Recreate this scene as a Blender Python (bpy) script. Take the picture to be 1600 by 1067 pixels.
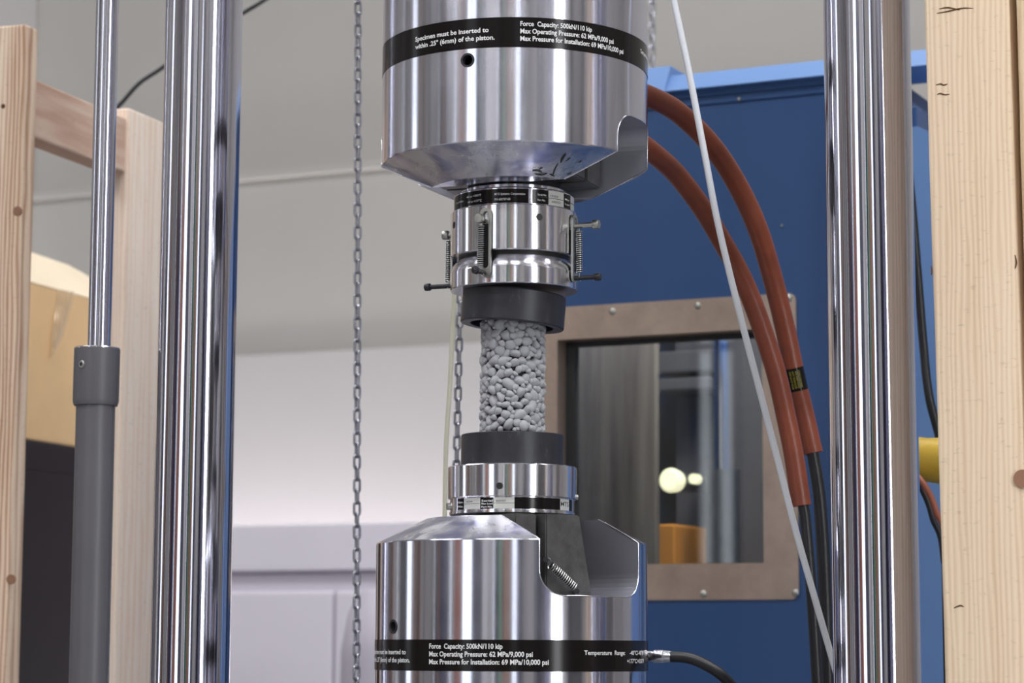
import bpy, bmesh, math, random
from mathutils import Vector, Matrix, Euler
random.seed(7)
PI = math.pi
S = bpy.context.scene
COL = S.collection
for o in list(bpy.data.objects): bpy.data.objects.remove(o)

# ------------------------------------------------------------------ camera
F = 3800.0; D = 2.70
PITCH = math.atan(482 / F); ROLL = 0.0045
RM = (Matrix.Rotation(PI/2 + PITCH, 3, 'X') @ Matrix.Rotation(ROLL, 3, 'Z'))
CAMLOC = Vector((0, -D, 0))
cd = bpy.data.cameras.new('camera'); cam = bpy.data.objects.new('camera', cd); COL.objects.link(cam)
cam.matrix_world = Matrix.Translation(CAMLOC) @ RM.to_4x4()
cd.sensor_width = 36; cd.lens = 36 * F / 1600; cd.clip_start = .05; cd.clip_end = 60
cd.dof.use_dof = True; cd.dof.focus_distance = 2.62; cd.dof.aperture_fstop = 8.5
S.camera = cam
S.view_settings.view_transform = 'Standard'; S.view_settings.look = 'None'
S.view_settings.gamma = 1; S.view_settings.use_curve_mapping = False
S.view_settings.exposure = -0.12
w = bpy.data.worlds.new('World'); S.world = w; w.use_nodes = True
w.node_tree.nodes['Background'].inputs[0].default_value = (.75, .8, 1, 1)
w.node_tree.nodes['Background'].inputs[1].default_value = .3

# room frame: U runs along the walls to the right and towards us, V away from us
TH = math.atan2(.431, .902)
U = Vector((math.cos(TH), -math.sin(TH), 0)); V = Vector((math.sin(TH), math.cos(TH), 0)); Z = Vector((0, 0, 1))
def ab(a, b, z=0): return U * a + V * b + Z * z
def ray(px, py): return RM @ Vector(((px - 800) / F, (533.5 - py) / F, -1))
def P(px, py, Y):                       # point seen at a pixel, on the plane Y = const
    d = ray(px, py); return CAMLOC + d * ((Y + D) / d.y)
def Q(px, py, b):                       # point seen at a pixel, on the plane parallel to the room's back wall
    d = ray(px, py); n = V; return CAMLOC + d * ((b - CAMLOC.dot(n)) / d.dot(n))
def zf(py, R=0, x=802): return P(x, py, -R).z   # height of a pixel row on the machine axis / on the front of radius R

def area(name, loc, rot, sx, sy, power, color=(1, 1, 1)):
    l = bpy.data.lights.new(name, 'AREA'); l.shape = 'RECTANGLE'; l.size = sx; l.size_y = sy; l.energy = power; l.color = color
    o = bpy.data.objects.new(name, l); COL.objects.link(o); o.location = loc; o.rotation_euler = rot; return o
# fluorescent fittings of the hall (the visible fittings are built further down)
FLOOR = -1.55; CEIL = 3.9
LAMPS = [(-2.6, -4.2), (-2.6, -1.6), (-2.6, 1.2), (0.2, -4.4), (0.2, -1.9), (.2, 1.0), (2.3, -4.2), (2.3, -1.4), (2.3, 1.2)]
for i, (a, b) in enumerate(LAMPS):
    area('ceiling_lamp_light', ab(a, b, CEIL - .16), (0, 0, -TH), 1.5, .3, 40, (.99, .98, 1))
# added fill from the right, brightens the right-facing surfaces at the left
area('window_daylight', ab(4.12, -2.1, .9), (math.radians(90), 0, -TH + PI/2), .55, 3.4, 75, (.97, .98, 1))
# added unseen light behind the low storage unit, brightens the lower back wall
area('wall_washer_light', ab(-2.9, 3.52, -.55), (math.radians(160), 0, -TH), 4.6, .1, 85, (1, .98, .99))

# ------------------------------------------------------------------ materials
def mat(name, col=(.5, .5, .5), rough=.5, metal=0, spec=.5, **k):
    m = bpy.data.materials.new(name); m.use_nodes = True
    b = m.node_tree.nodes['Principled BSDF']
    b.inputs['Base Color'].default_value = (*col, 1); b.inputs['Roughness'].default_value = rough
    b.inputs['Metallic'].default_value = metal; b.inputs['Specular IOR Level'].default_value = spec
    for kk, v in k.items(): b.inputs[kk.replace('_', ' ')].default_value = v
    return m
def N(m, t, **k):
    n = m.node_tree.nodes.new(t)
    for a, v in k.items(): setattr(n, a, v)
    return n
def L(m, a, b): m.node_tree.links.new(a, b)
def bs(m): return m.node_tree.nodes['Principled BSDF']
def srgb(r, g, b):
    f = lambda c: (c/255/12.92) if c/255 <= .04045 else ((c/255 + .055)/1.055)**2.4
    return (f(r), f(g), f(b))
def noise(m, scale=(1, 1, 1), sc=5, det=3, rough=.5, dist=0, coord='Object'):
    tc = N(m, 'ShaderNodeTexCoord'); mp = N(m, 'ShaderNodeMapping'); mp.inputs['Scale'].default_value = scale
    n = N(m, 'ShaderNodeTexNoise'); n.inputs['Scale'].default_value = sc; n.inputs['Detail'].default_value = det
    n.inputs['Roughness'].default_value = rough; n.inputs['Distortion'].default_value = dist
    L(m, tc.outputs[coord], mp.inputs[0]); L(m, mp.outputs[0], n.inputs['Vector']); return n
def ramp(m, src, stops):
    r = N(m, 'ShaderNodeValToRGB'); e = r.color_ramp.elements
    while len(e) < len(stops): e.new(.5)
    for el, (p, c) in zip(e, stops): el.position = p; el.color = (*c, 1) if len(c) == 3 else c
    L(m, src, r.inputs[0]); return r
def bump(m, src, strength=.2, dist=.001):
    b = N(m, 'ShaderNodeBump'); b.inputs['Strength'].default_value = strength; b.inputs['Distance'].default_value = dist
    L(m, src, b.inputs['Height']); L(m, b.outputs[0], bs(m).inputs['Normal']); return b
def g(v): return (v, v, v)

def turned(name, col, rough, aniso=1.0, smudge=.05):
    m = mat(name, col, rough, 1)
    b = bs(m); b.inputs['Anisotropic'].default_value = aniso
    c = N(m, 'ShaderNodeCombineXYZ'); c.inputs[0].default_value = .011; c.inputs[1].default_value = .017; c.inputs[2].default_value = 1
    L(m, c.outputs[0], b.inputs['Tangent'])
    n = noise(m, (1, 1, 1), 14, 4, .6)
    r = ramp(m, n.outputs[0], [(.3, g(rough)), (.75, g(rough + smudge))]); L(m, r.outputs[0], b.inputs['Roughness'])
    n2 = noise(m, (60, 60, 1.2), 3, 3, .6)
    c2 = ramp(m, n2.outputs[0], [(.3, tuple(x * .95 for x in col)), (.7, col)]); L(m, c2.outputs[0], b.inputs['Base Color'])
    return m
M = {}
M['turned'] = turned('turned_steel', (.74, .74, .83), .16, .97)
M['column'] = turned('chromed_column', (.70, .70, .79), .085, .9, .03)
M['ring'] = turned('turned_ring_steel', (.80, .79, .83), .17, .95)
M['lap'] = mat('lapped_steel', (.80, .80, .9), .16, 1)
n = noise(M['lap'], (1, 1, 1), 26, 3, .6, .4); rc = ramp(M['lap'], n.outputs[0], [(.38, (.50, .52, .74)), (.5, (.78, .78, .88)), (.62, (.93, .93, .96))]); L(M['lap'], rc.outputs[0], bs(M['lap']).inputs['Base Color'])
r = ramp(M['lap'], n.outputs[0], [(.3, g(.16)), (.7, g(.34))]); L(M['lap'], r.outputs[0], bs(M['lap']).inputs['Roughness'])
M['milled'] = mat('milled_steel', (.42, .42, .47), .4, .75)
n = noise(M['milled'], (1, 1, 1), 12, 5, .6); r = ramp(M['milled'], n.outputs[0], [(.3, g(.32)), (.7, g(.5))]); L(M['milled'], r.outputs[0], bs(M['milled']).inputs['Roughness'])
M['wedge'] = mat('wedge_steel', (.16, .155, .15), .45, .8)
n = noise(M['wedge'], (1, 1, 1), 30, 5, .7); r = ramp(M['wedge'], n.outputs[0], [(.3, (.09, .088, .085)), (.7, (.2, .195, .19))]); L(M['wedge'], r.outputs[0], bs(M['wedge']).inputs['Base Color'])
M['zinc'] = mat('zinc_plate', (.47, .47, .43), .38, 1)
M['chain'] = mat('chain_zinc', (.48, .48, .53), .22, 1)
M['spring'] = mat('spring_steel', (.62, .62, .60), .3, 1)
M['blackox'] = mat('black_oxide', (.03, .03, .035), .35, .3)
M['bore'] = mat('dark_bore', (.012, .012, .012), .5)  # holes, and shade drawn in bracket slots and between spring coils
M['band'] = mat('black_foil', (.010, .008, .008), .16, 0, .18)
M['ink'] = mat('white_ink', (.78, .78, .78), .5)
M['inkk'] = mat('black_ink', (.02, .02, .02), .5)
M['foil'] = mat('silver_foil', (.66, .66, .63), .35, .3)
M['capblk'] = mat('black_cap', srgb(52, 52, 58), .42)
n = noise(M['capblk'], (1, 1, .5), 60, 6, .8); r = ramp(M['capblk'], n.outputs[0], [(.3, srgb(30, 30, 35)), (.62, srgb(43, 43, 49)), (.78, srgb(95, 95, 100))]); L(M['capblk'], r.outputs[0], bs(M['capblk']).inputs['Base Color'])
M['stone'] = mat('cement_coated_gravel', srgb(165, 166, 170), .9)
n = noise(M['stone'], (1, 1, 1), 260, 5, .7); r = ramp(M['stone'], n.outputs[0], [(.25, srgb(118, 119, 124)), (.65, srgb(198, 198, 203))]); L(M['stone'], r.outputs[0], bs(M['stone']).inputs['Base Color'])
bump(M['stone'], n.outputs[0], .5, .0006)
M['core'] = mat('cement_core', srgb(48, 48, 52), .95)  # darkened to put shade into the gaps between the stones
def wood(name, c1, c2, c3, axis=2, ring=1.0, seed=0, knots=True):
    m = mat(name, c1, .62, 0, .3)
    st = [7, 7, 7]; st[axis] = .45
    n = noise(m, tuple(st), 4.5 * ring, 4, .55, .6); n.inputs['Vector'].links[0].from_node.inputs['Location'].default_value = (seed, seed * 1.7, seed * .6)
    wv = N(m, 'ShaderNodeTexWave', wave_type='BANDS', bands_direction='X'); wv.inputs['Scale'].default_value = 62 * ring
    wv.inputs['Distortion'].default_value = 7; wv.inputs['Detail'].default_value = 2; wv.inputs['Detail Scale'].default_value = .8
    tc = N(m, 'ShaderNodeTexCoord'); mp = N(m, 'ShaderNodeMapping'); s2 = [1, 1, 1]; s2[axis] = .10; mp.inputs['Scale'].default_value = s2
    mp.inputs['Location'].default_value = (seed * .37, .2, seed)
    if axis == 0: mp.inputs['Rotation'].default_value = (0, 0, PI/2)
    L(m, tc.outputs['Object'], mp.inputs[0]); L(m, mp.outputs[0], wv.inputs['Vector'])
    mx = N(m, 'ShaderNodeMix', data_type='FLOAT'); mx.inputs[0].default_value = .30
    L(m, n.outputs[0], mx.inputs[2]); L(m, wv.outputs[0], mx.inputs[3])
    r = ramp(m, mx.outputs[0], [(.22, c2), (.5, c1), (.78, c3)])
    last = r.outputs[0]
    if knots:
        vo = N(m, 'ShaderNodeTexVoronoi'); mp2 = N(m, 'ShaderNodeMapping'); s3 = [4.2, 4.2, 4.2]; s3[axis] = 2.2; mp2.inputs['Scale'].default_value = s3
        mp2.inputs['Location'].default_value = (seed * 1.3, seed * .9, seed * .5); L(m, tc.outputs['Object'], mp2.inputs[0]); L(m, mp2.outputs[0], vo.inputs['Vector']); vo.inputs['Scale'].default_value = 1
        rk = ramp(m, vo.outputs['Distance'], [(.035, g(0.05)), (.06, g(.55)), (.10, g(1))])
        mk = N(m, 'ShaderNodeMix', data_type='RGBA'); L(m, rk.outputs[0], mk.inputs[0]); mk.inputs[6].default_value = (*[x * .28 for x in c2], 1); L(m, last, mk.inputs[7]); last = mk.outputs[2]
    # short dark flecks and saw marks
    nf = noise(m, (30, 30, 60) if axis == 2 else (60, 30, 30), 3, 5, .7)
    rf = ramp(m, nf.outputs[0], [(.0, g(.6)), (.30, g(.82)), (.42, g(1))])
    mm = N(m, 'ShaderNodeMix', data_type='RGBA', blend_type='MULTIPLY'); mm.inputs[0].default_value = 1
    L(m, last, mm.inputs[6]); L(m, rf.outputs[0], mm.inputs[7]); L(m, mm.outputs[2], bs(m).inputs['Base Color'])
    bump(m, mx.outputs[0], .35, .0015); return m
M['wood_pale'] = wood('pale_spruce', srgb(232, 208, 178), srgb(216, 188, 156), srgb(240, 220, 192), 2, 1, 1.3)
M['wood_pink'] = wood('pinkish_spruce', srgb(246, 229, 212), srgb(236, 208, 186), srgb(250, 238, 225), 2, .8, 5.1, False)
M['wood_left'] = wood('knotty_spruce', srgb(230, 204, 178), srgb(176, 134, 104), srgb(245, 226, 204), 2, .8, 9.7)
M['wood_beam'] = wood('rough_sawn_spruce', srgb(226, 194, 172), srgb(206, 166, 142), srgb(236, 212, 192), 0, 1, 3.3, False)
def painted(name, c, rough=.45, var=.12, sc=3):
    m = mat(name, c, rough); n = noise(m, (1, 1, 1), sc, 4, .6)
    r = ramp(m, n.outputs[0], [(.3, tuple(x * (1 - var) for x in c)), (.7, tuple(min(1, x * (1 + var)) for x in c))]); L(m, r.outputs[0], bs(m).inputs['Base Color'])
    bump(m, noise(m, (1, 1, 1), 300, 2).outputs[0], .05, .0005); return m
M['wall'] = painted('grey_wall_paint', srgb(176, 173, 168), .8, .04, 1)
M['wallw'] = painted('white_wall_paint', srgb(186, 183, 182), .8, .03, 1)
M['floor'] = painted('sealed_concrete', srgb(140, 140, 140), .4, .15, 2)
M['ceiling'] = painted('ceiling_paint', srgb(200, 202, 205), .8, .04, 1)
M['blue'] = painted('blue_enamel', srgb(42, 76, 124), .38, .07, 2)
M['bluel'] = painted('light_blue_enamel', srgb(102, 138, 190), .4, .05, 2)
M['flange'] = mat('brushed_stainless', srgb(178, 164, 156), .42, .75)
n = noise(M['flange'], (6, 6, 6), 3, 4, .6); r = ramp(M['flange'], n.outputs[0], [(.3, srgb(170, 152, 138)), (.7, srgb(190, 171, 156))]); L(M['flange'], r.outputs[0], bs(M['flange']).inputs['Base Color'])
M['liner'] = mat('chamber_liner', srgb(122, 112, 102), .55, 0)
n = noise(M['liner'], (10, 10, .6), 4, 5, .6); r = ramp(M['liner'], n.outputs[0], [(.3, srgb(92, 84, 76)), (.7, srgb(140, 130, 118))]); L(M['liner'], r.outputs[0], bs(M['liner']).inputs['Base Color'])
M['gasket'] = mat('dark_gasket', (.02, .02, .022), .6)
M['glass'] = mat('window_glass', (.75, .8, .8), .02, 0, .8, Transmission_Weight=1.0, IOR=1.55)
def rubber(name, c): return painted(name, c, .38, .15, 30)
M['sleeve'] = rubber('rust_red_sleeve', srgb(128, 62, 40)); M['rubber'] = rubber('black_rubber', (.012, .012, .014))
M['yellow'] = rubber('yellow_foam', srgb(205, 170, 60))
M['tubew'] = mat('clear_nylon', srgb(225, 228, 232), .3, 0, .5, Subsurface_Weight=.0, Alpha=.93)
M['cream'] = mat('cream_tube', srgb(214, 212, 190), .4)
M['pvc'] = painted('grey_anodised', srgb(93, 91, 95), .42, .06, 8)
M['card'] = painted('cardboard', srgb(243, 205, 154), .85, .08, 4)
M['cardl'] = painted('pale_cardboard', srgb(244, 228, 200), .85, .05, 4)
M['tape'] = mat('packing_tape', srgb(225, 205, 170), .05, 0, .9, Coat_Weight=1.0, Alpha=.45)
bump(M['tape'], noise(M['tape'], (1, 1, 1), 40, 3).outputs[0], .8, .006)
M['dark'] = painted('dark_violet_grey', srgb(42, 36, 43), .5, .08, 3)
M['lilac'] = painted('pale_lilac_laminate', srgb(238, 234, 244), .5, .03, 2)
M['lilacd'] = painted('grey_laminate', srgb(212, 207, 219), .5, .03, 2)
M['machine'] = painted('charcoal_machine_paint', srgb(70, 72, 78), .5, .08, 3)
bs(M['dark']).inputs['Specular IOR Level'].default_value = .15
M['orange'] = painted('orange_box', srgb(215, 140, 45), .6)
M['red'] = painted('brick_red', srgb(150, 84, 62), .5); M['green'] = painted('green_paint', srgb(90, 170, 130), .5)
M['brown'] = painted('brown_board', srgb(150, 110, 84), .6); M['navy'] = painted('navy_paint', srgb(52, 52, 84), .4)
def emis(name, c, s):
    m = mat(name, c, .5); b = bs(m); b.inputs['Emission Color'].default_value = (*c, 1); b.inputs['Emission Strength'].default_value = s; return m
M['tube_lit'] = emis('lit_diffuser', (.96, .98, 1), 7); M['day'] = emis('daylit_pane', (.88, .94, 1), 2.0); M['bulb'] = emis('lit_bulb', (1, .95, .62), 1.25)

# ------------------------------------------------------------------ mesh helpers
def prop(o, label=None, cat=None, group=None, kind=None):
    for k, v in (('label', label), ('category', cat), ('group', group), ('kind', kind)):
        if v: o[k] = v
    return o
def thing(name, label, cat, loc=(0, 0, 0), group=None):
    o = bpy.data.objects.new(name, None); COL.objects.link(o); o.location = loc; o.empty_display_size = .05
    return prop(o, label, cat, group)
def root_of(o):
    l = Vector((0, 0, 0))
    while o: l += o.location; o = o.parent
    return l
def link(name, me, m, parent=None):
    o = bpy.data.objects.new(name, me); COL.objects.link(o)
    if m and not me.materials: me.materials.append(m)
    if parent: o.parent = parent
    return o
def obj(name, bm, m, parent=None, smooth=None, origin=None, label=None):
    """world-space bmesh -> one mesh object under parent; origin moves the object's own origin"""
    bm.normal_update()
    if origin is None:
        zs = [v.co for v in bm.verts]; origin = Vector((sum(v.x for v in zs), sum(v.y for v in zs), sum(v.z for v in zs))) / max(1, len(zs))
    origin = Vector(origin)
    for v in bm.verts: v.co -= origin
    me = bpy.data.meshes.new(name); bm.to_mesh(me); bm.free()
    if smooth is not None:
        me.polygons.foreach_set('use_smooth', [True] * len(me.polygons)); me.set_sharp_from_angle(angle=math.radians(smooth))
    o = link(name, me, m, parent)
    o.location = origin - (root_of(parent) if parent else Vector((0, 0, 0)))
    if label: o['label'] = label
    return o
def BM(): return bmesh.new()
def cyl_pt(c, R, phi, z): return Vector((c[0] + R * math.sin(phi), c[1] - R * math.cos(phi), z))   # phi 0 faces the camera, + to the right
def lathe(bm, prof, c=(0, 0), seg=96, cap=True, mtx=None):
    """prof: list of (radius, z)"""
    rings = []
    for (r_, z_) in prof:
        rings.append([bm.verts.new(cyl_pt(c, max(r_, 1e-5), 2*PI*i/seg, z_)) for i in range(seg)])
    for k in range(len(rings) - 1):
        for i in range(seg):
            j = (i + 1) % seg; bm.faces.new((rings[k][i], rings[k][j], rings[k+1][j], rings[k+1][i]))
    if cap: bm.faces.new(rings[0][::-1]); bm.faces.new(rings[-1])
    if mtx is not None:
        for rr in rings:
            for v in rr: v.co = mtx @ v.co
    bmesh.ops.recalc_face_normals(bm, faces=bm.faces[:])
    return bm
def cyl(bm, p0, p1, r0, r1=None, seg=16, prof=None):
    """cylinder between two points; prof: list of (t, radius)"""
    p0, p1 = Vector(p0), Vector(p1); d = p1 - p0; q = Vector((0, 0, 1)).rotation_difference(d)
    prof = prof or [(0, r0), (1, r1 if r1 else r0)]
    rings = []
    for t, r_ in prof:
        rings.append([bm.verts.new(p0 + q @ Vector((r_*math.cos(2*PI*i/seg), r_*math.sin(2*PI*i/seg), t*d.length))) for i in range(seg)])
    fs = []
    for k in range(len(rings) - 1):
        for i in range(seg): j = (i+1) % seg; fs.append(bm.faces.new((rings[k][i], rings[k][j], rings[k+1][j], rings[k+1][i])))
    fs.append(bm.faces.new(rings[0][::-1])); fs.append(bm.faces.new(rings[-1]))
    bmesh.ops.recalc_face_normals(bm, faces=fs); return bm
def spline(pts, n=8):
    out = []; pts = [Vector(p) for p in pts]
    for i in range(len(pts) - 1):
        a = pts[max(i-1, 0)]; b = pts[i]; c = pts[i+1]; d = pts[min(i+2, len(pts)-1)]
        for k in range(n):
            t = k / n; out.append(.5*((2*b) + (c-a)*t + (2*a-5*b+4*c-d)*t*t + (3*b-a-3*c+d)*t**3))
    out.append(pts[-1]); return out
def tube(bm, pts, r, seg=10, closed=False):
    pts = [Vector(p) for p in pts]; n = len(pts); rings = []
    nrm = None
    for i, p in enumerate(pts):
        t = (pts[(i+1) % n] - pts[i-1]) if closed else (pts[min(i+1, n-1)] - pts[max(i-1, 0)]); t.normalize()
        if nrm is None: nrm = t.orthogonal().normalized()
        nrm = (nrm - t * nrm.dot(t)).normalized(); b = t.cross(nrm)
        rr = r(i/(n-1)) if callable(r) else r
        rings.append([bm.verts.new(p + (nrm*math.cos(2*PI*k/seg) + b*math.sin(2*PI*k/seg))*rr) for k in range(seg)])
    m_ = n if closed else n - 1; fs = []
    for i in range(m_):
        for k in range(seg):
            j = (k+1) % seg; A = rings[i]; B = rings[(i+1) % n]; fs.append(bm.faces.new((A[k], A[j], B[j], B[k])))
    if not closed: fs.append(bm.faces.new(rings[0][::-1])); fs.append(bm.faces.new(rings[-1]))
    bmesh.ops.recalc_face_normals(bm, faces=fs); return bm
def pbox(bm, o, ex, ey, ez, bev=0, seg=2):
    """parallelepiped from a corner and three edge vectors"""
    o = Vector(o); ex = Vector(ex); ey = Vector(ey); ez = Vector(ez)
    t = bmesh.new()
    vs = [t.verts.new(o + ex*i + ey*j + ez*k) for i in (0, 1) for j in (0, 1) for k in (0, 1)]
    for f in ((0,1,3,2), (4,6,7,5), (0,4,5,1), (2,3,7,6), (0,2,6,4), (1,5,7,3)): t.faces.new([vs[i] for i in f])
    bmesh.ops.recalc_face_normals(t, faces=t.faces[:])
    if bev: bmesh.ops.bevel(t, geom=t.edges[:], offset=bev, segments=seg, affect='EDGES', profile=.5)
    me = bpy.data.meshes.new('tmp'); t.to_mesh(me); t.free(); bm.from_mesh(me); bpy.data.meshes.remove(me); return bm
def rbox(bm, a0, a1, b0, b1, z0, z1, bev=0): return pbox(bm, ab(a0, b0, z0), U*(a1-a0), V*(b1-b0), Z*(z1-z0), bev)
def patch(bm, c, R, p0, p1, z0, z1, t=.0003):
    n = max(2, int(abs(p1-p0)/math.radians(1.5))); rows = []
    for i in range(n+1):
        ph = p0 + (p1-p0)*i/n
        rows.append([bm.verts.new(cyl_pt(c, rr, ph, zz)) for rr, zz in ((R, z0), (R+t, z0), (R+t, z1), (R, z1))])
    for i in range(n):
        for k in range(4): bm.faces.new((rows[i][k], rows[i][(k+1) % 4], rows[i+1][(k+1) % 4], rows[i+1][k]))
    bm.faces.new(rows[0]); bm.faces.new(rows[-1][::-1]); bmesh.ops.recalc_face_normals(bm, faces=bm.faces[:]); return bm
def helix(bm, p0, p1, R, r, turns, seg=5, n=10):
    p0, p1 = Vector(p0), Vector(p1); d = p1-p0; q = Vector((0, 0, 1)).rotation_difference(d); T = int(turns*n)
    pts = [p0 + q @ Vector((R*math.cos(2*PI*i/n), R*math.sin(2*PI*i/n), d.length*i/T)) for i in range(T+1)]
    tube(bm, pts, r, seg); return bm
def text_mesh(body, target_w, cap_h, bold=.0, align='LEFT'):
    cu = bpy.data.curves.new('txt', 'FONT'); cu.body = body; cu.size = 1; cu.offset = bold; cu.resolution_u = 3; cu.align_x = align
    o = bpy.data.objects.new('txt', cu); COL.objects.link(o); bpy.context.view_layer.update()
    me = bpy.data.meshes.new_from_object(o.evaluated_get(bpy.context.evaluated_depsgraph_get()))
    bpy.data.objects.remove(o); bpy.data.curves.remove(cu)
    xs = [v.co.x for v in me.vertices]; x0, x1 = min(xs), max(xs); sx = target_w/(x1-x0); sy = cap_h/.70
    for v in me.vertices: v.co.x = (v.co.x-x0)*sx; v.co.y *= sy
    return me
def curved_text(bm, body, c, R, p0, z, span, cap_h, bold=.02, t=.00015):
    """lettering laid round a cylinder: p0 start angle, span angular width"""
    me = text_mesh(body, span*R, cap_h, bold); k = len(bm.verts)
    bm.from_mesh(me); bm.verts.ensure_lookup_table()
    for v in bm.verts[k:]:
        v.co = cyl_pt(c, R+t, p0 + v.co.x/R, z + v.co.y)
    bpy.data.meshes.remove(me); return bm
def analytic(me, c, N_=192):
    """exact normals for turned surfaces after boolean cuts"""
    out = [None]*len(me.loops)
    for p in me.polygons:
        nr = p.normal; ctr = p.center - Vector((c[0], c[1], 0)); rad = Vector((ctr.x, ctr.y, 0))
        ok = False
        if rad.length > 1e-4:
            e = rad.normalized(); tan = Vector((-e.y, e.x, 0)); cr = nr.dot(e)
            angs = [math.atan2((me.vertices[i].co-Vector((c[0], c[1], 0))).dot(tan), (me.vertices[i].co-Vector((c[0], c[1], 0))).dot(e)) for i in p.vertices]
            rs = [math.hypot(me.vertices[i].co.x-c[0], me.vertices[i].co.y-c[1]) for i in p.vertices]
            if abs(cr) > .1 and max(angs)-min(angs) < 2.2*PI/N_*1.2 and abs(nr.dot(tan)) < .05 and min(rs) > .02: ok = True
        for li in p.loop_indices:
            if ok:
                v = me.vertices[me.loops[li].vertex_index].co; ev = Vector((v.x-c[0], v.y-c[1], 0)).normalized(); out[li] = (ev*cr + Z*nr.z).normalized()
            else: out[li] = nr.copy()
    me.polygons.foreach_set('use_smooth', [True]*len(me.polygons))
    me.normals_split_custom_set(out)
def boolean(o, cutter, op='DIFFERENCE'):
    md = o.modifiers.new('b', 'BOOLEAN'); md.object = cutter; md.operation = op; md.solver = 'EXACT'
    bpy.context.view_layer.update()
    me = bpy.data.meshes.new_from_object(o.evaluated_get(bpy.context.evaluated_depsgraph_get()))
    o.modifiers.remove(md); old = o.data; o.data = me; bpy.data.meshes.remove(old)
    cm = cutter.data; bpy.data.objects.remove(cutter); bpy.data.meshes.remove(cm)

# ------------------------------------------------------------------ room shell
A0, A1, B0, B1 = -6.2, 4.2, -6.4, 3.7
def struct(name, bm, m, parent=None):
    o = obj(name, bm, m, parent)
    if not parent: o['kind'] = 'structure'
    return o
bm = BM(); rbox(bm, A0-.2, A1+.2, B0-.2, B1+.2, FLOOR-.1, FLOOR); struct('floor', bm, M['floor'])
bm = BM(); rbox(bm, A0-.2, A1+.2, B0-.2, B1+.2, CEIL, CEIL+.1); struct('ceiling', bm, M['ceiling'])
bm = BM(); rbox(bm, A0-.2, A1+.2, B1, B1+.2, FLOOR, CEIL); struct('wall_back', bm, M['wall'])
bm = BM(); rbox(bm, A0-.2, A0, B0-.2, B1, FLOOR, CEIL); struct('wall_left', bm, M['wall'])
bm = BM(); rbox(bm, A1, A1+.2, B0-.2, B1, FLOOR, CEIL); struct('wall_right', bm, M['wall'])
bm = BM(); rbox(bm, A0, A1, B0-.2, B0, FLOOR, CEIL); struct('wall_front', bm, M['wall'])
q = Q(450, 272, B1)                                     # joint between two courses of wall cladding
bm = BM(); rbox(bm, A0, A1, B1-.02, B1, q.z-.012, q.z+.010, .004); struct('trim_1', bm, M['wall'])
q = Q(450, 552, B1)
bm = BM(); rbox(bm, A0, A1, B1-.012, B1, FLOOR, q.z, .004); struct('trim_2', bm, M['wallw'])
aq = Q(60, 20, B1).dot(U)
bm = BM(); rbox(bm, aq-.9, aq+.0, B1-.22, B1-.0, FLOOR, CEIL, .01); struct('trim_3', bm, M['wallw'])

# added glowing panes behind the camera and on the side walls, for bright reflections
def added_pane(i, p0, ex, n, wdt, z0, z1):
    bm = BM(); pbox(bm, p0 + Z*z0, ex*wdt, n*.02, Z*(z1-z0)); o = obj('window_%d' % i, bm, M['day']); o['kind'] = 'structure'  # glowing pane added as a bright stripe for the steel to reflect
    bm = BM()
    for k in range(3): pbox(bm, p0 + Z*z0 + ex*(wdt*k/2-.02) + n*.02, ex*.04, n*.04, Z*(z1-z0))
    for k in range(4): pbox(bm, p0 + Z*(z0+(z1-z0)*k/3-.02) + n*.02, ex*wdt, n*.035, Z*.04)
    obj('window_frame', bm, M['machine'], o)
wi = 1
for a, w_ in ((-5.7, .3), (-3.2, .22), (-1.75, .95), (1.15, .16), (3.1, .55)):
    added_pane(wi, ab(a, B0), U, V, w_, -.9, 2.7); wi += 1
for b, w_ in ((-4.3, .16), (-2.4, .6), (.6, .14)): added_pane(wi, ab(A1, b), V, -U, w_, -.9, 2.7); wi += 1
for b, w_ in ((-4.9, .14), (-2.7, .7), (-.6, .14)): added_pane(wi, ab(A0, b), V, U, w_, -.9, 2.7); wi += 1

# ceiling lamps
for i, (a, b) in enumerate(LAMPS):
    t = thing('ceiling_lamp', 'fluorescent ceiling lamp, %s of the %s row' % (('frontmost', 'middle one', 'rearmost')[i % 3], ('left', 'central', 'right')[i // 3]), 'ceiling lamp', ab(a, b, CEIL-.12), 'fluorescent ceiling lamps')
    bm = BM(); rbox(bm, a-.8, a+.8, b-.2, b+.2, CEIL-.08, CEIL); obj('housing', bm, M['wallw'], t)
    bm = BM(); rbox(bm, a-.74, a+.74, b-.14, b+.14, CEIL-.13, CEIL-.08); obj('diffuser', bm, M['tube_lit'], t)

# tall furniture added along the walls to stripe the polished steel's reflections
def added_unit(name, label, cat, a, b, w_, d_, h_, m, m2=None):
    t = thing(name, label, cat, ab(a, b, FLOOR))
    bm = BM(); rbox(bm, a, a+w_, b, b+d_, FLOOR, FLOOR+h_, .01); obj('body', bm, m, t)
    bm = BM(); rbox(bm, a+.03, a+w_-.03, b-.02 if b > -3 else b+d_, b if b > -3 else b+d_+.02, FLOOR+.1, FLOOR+h_-.06, .004); obj('door', bm, m2 or m, t)
added_unit('locker', 'tall navy steel locker against the wall behind the camera', 'locker', -4.3, B0, .8, .5, 3.4, M['navy'])
added_unit('cupboard', 'tall brick red cupboard against the wall behind the camera', 'cupboard', -2.45, B0, .5, .5, 3.3, M['red'])
added_unit('cabinet', 'tall charcoal cabinet against the wall behind the camera', 'cabinet', -.6, B0, .7, .5, 3.8, M['machine'])
added_unit('cabinet', 'tall white cabinet against the wall behind the camera', 'cabinet', .15, B0, .45, .5, 3.6, M['wallw'])
added_unit('door_leaf', 'narrow green door leaf leaning behind the camera', 'panel', 1.65, B0, .18, .3, 3.6, M['green'])
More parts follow.
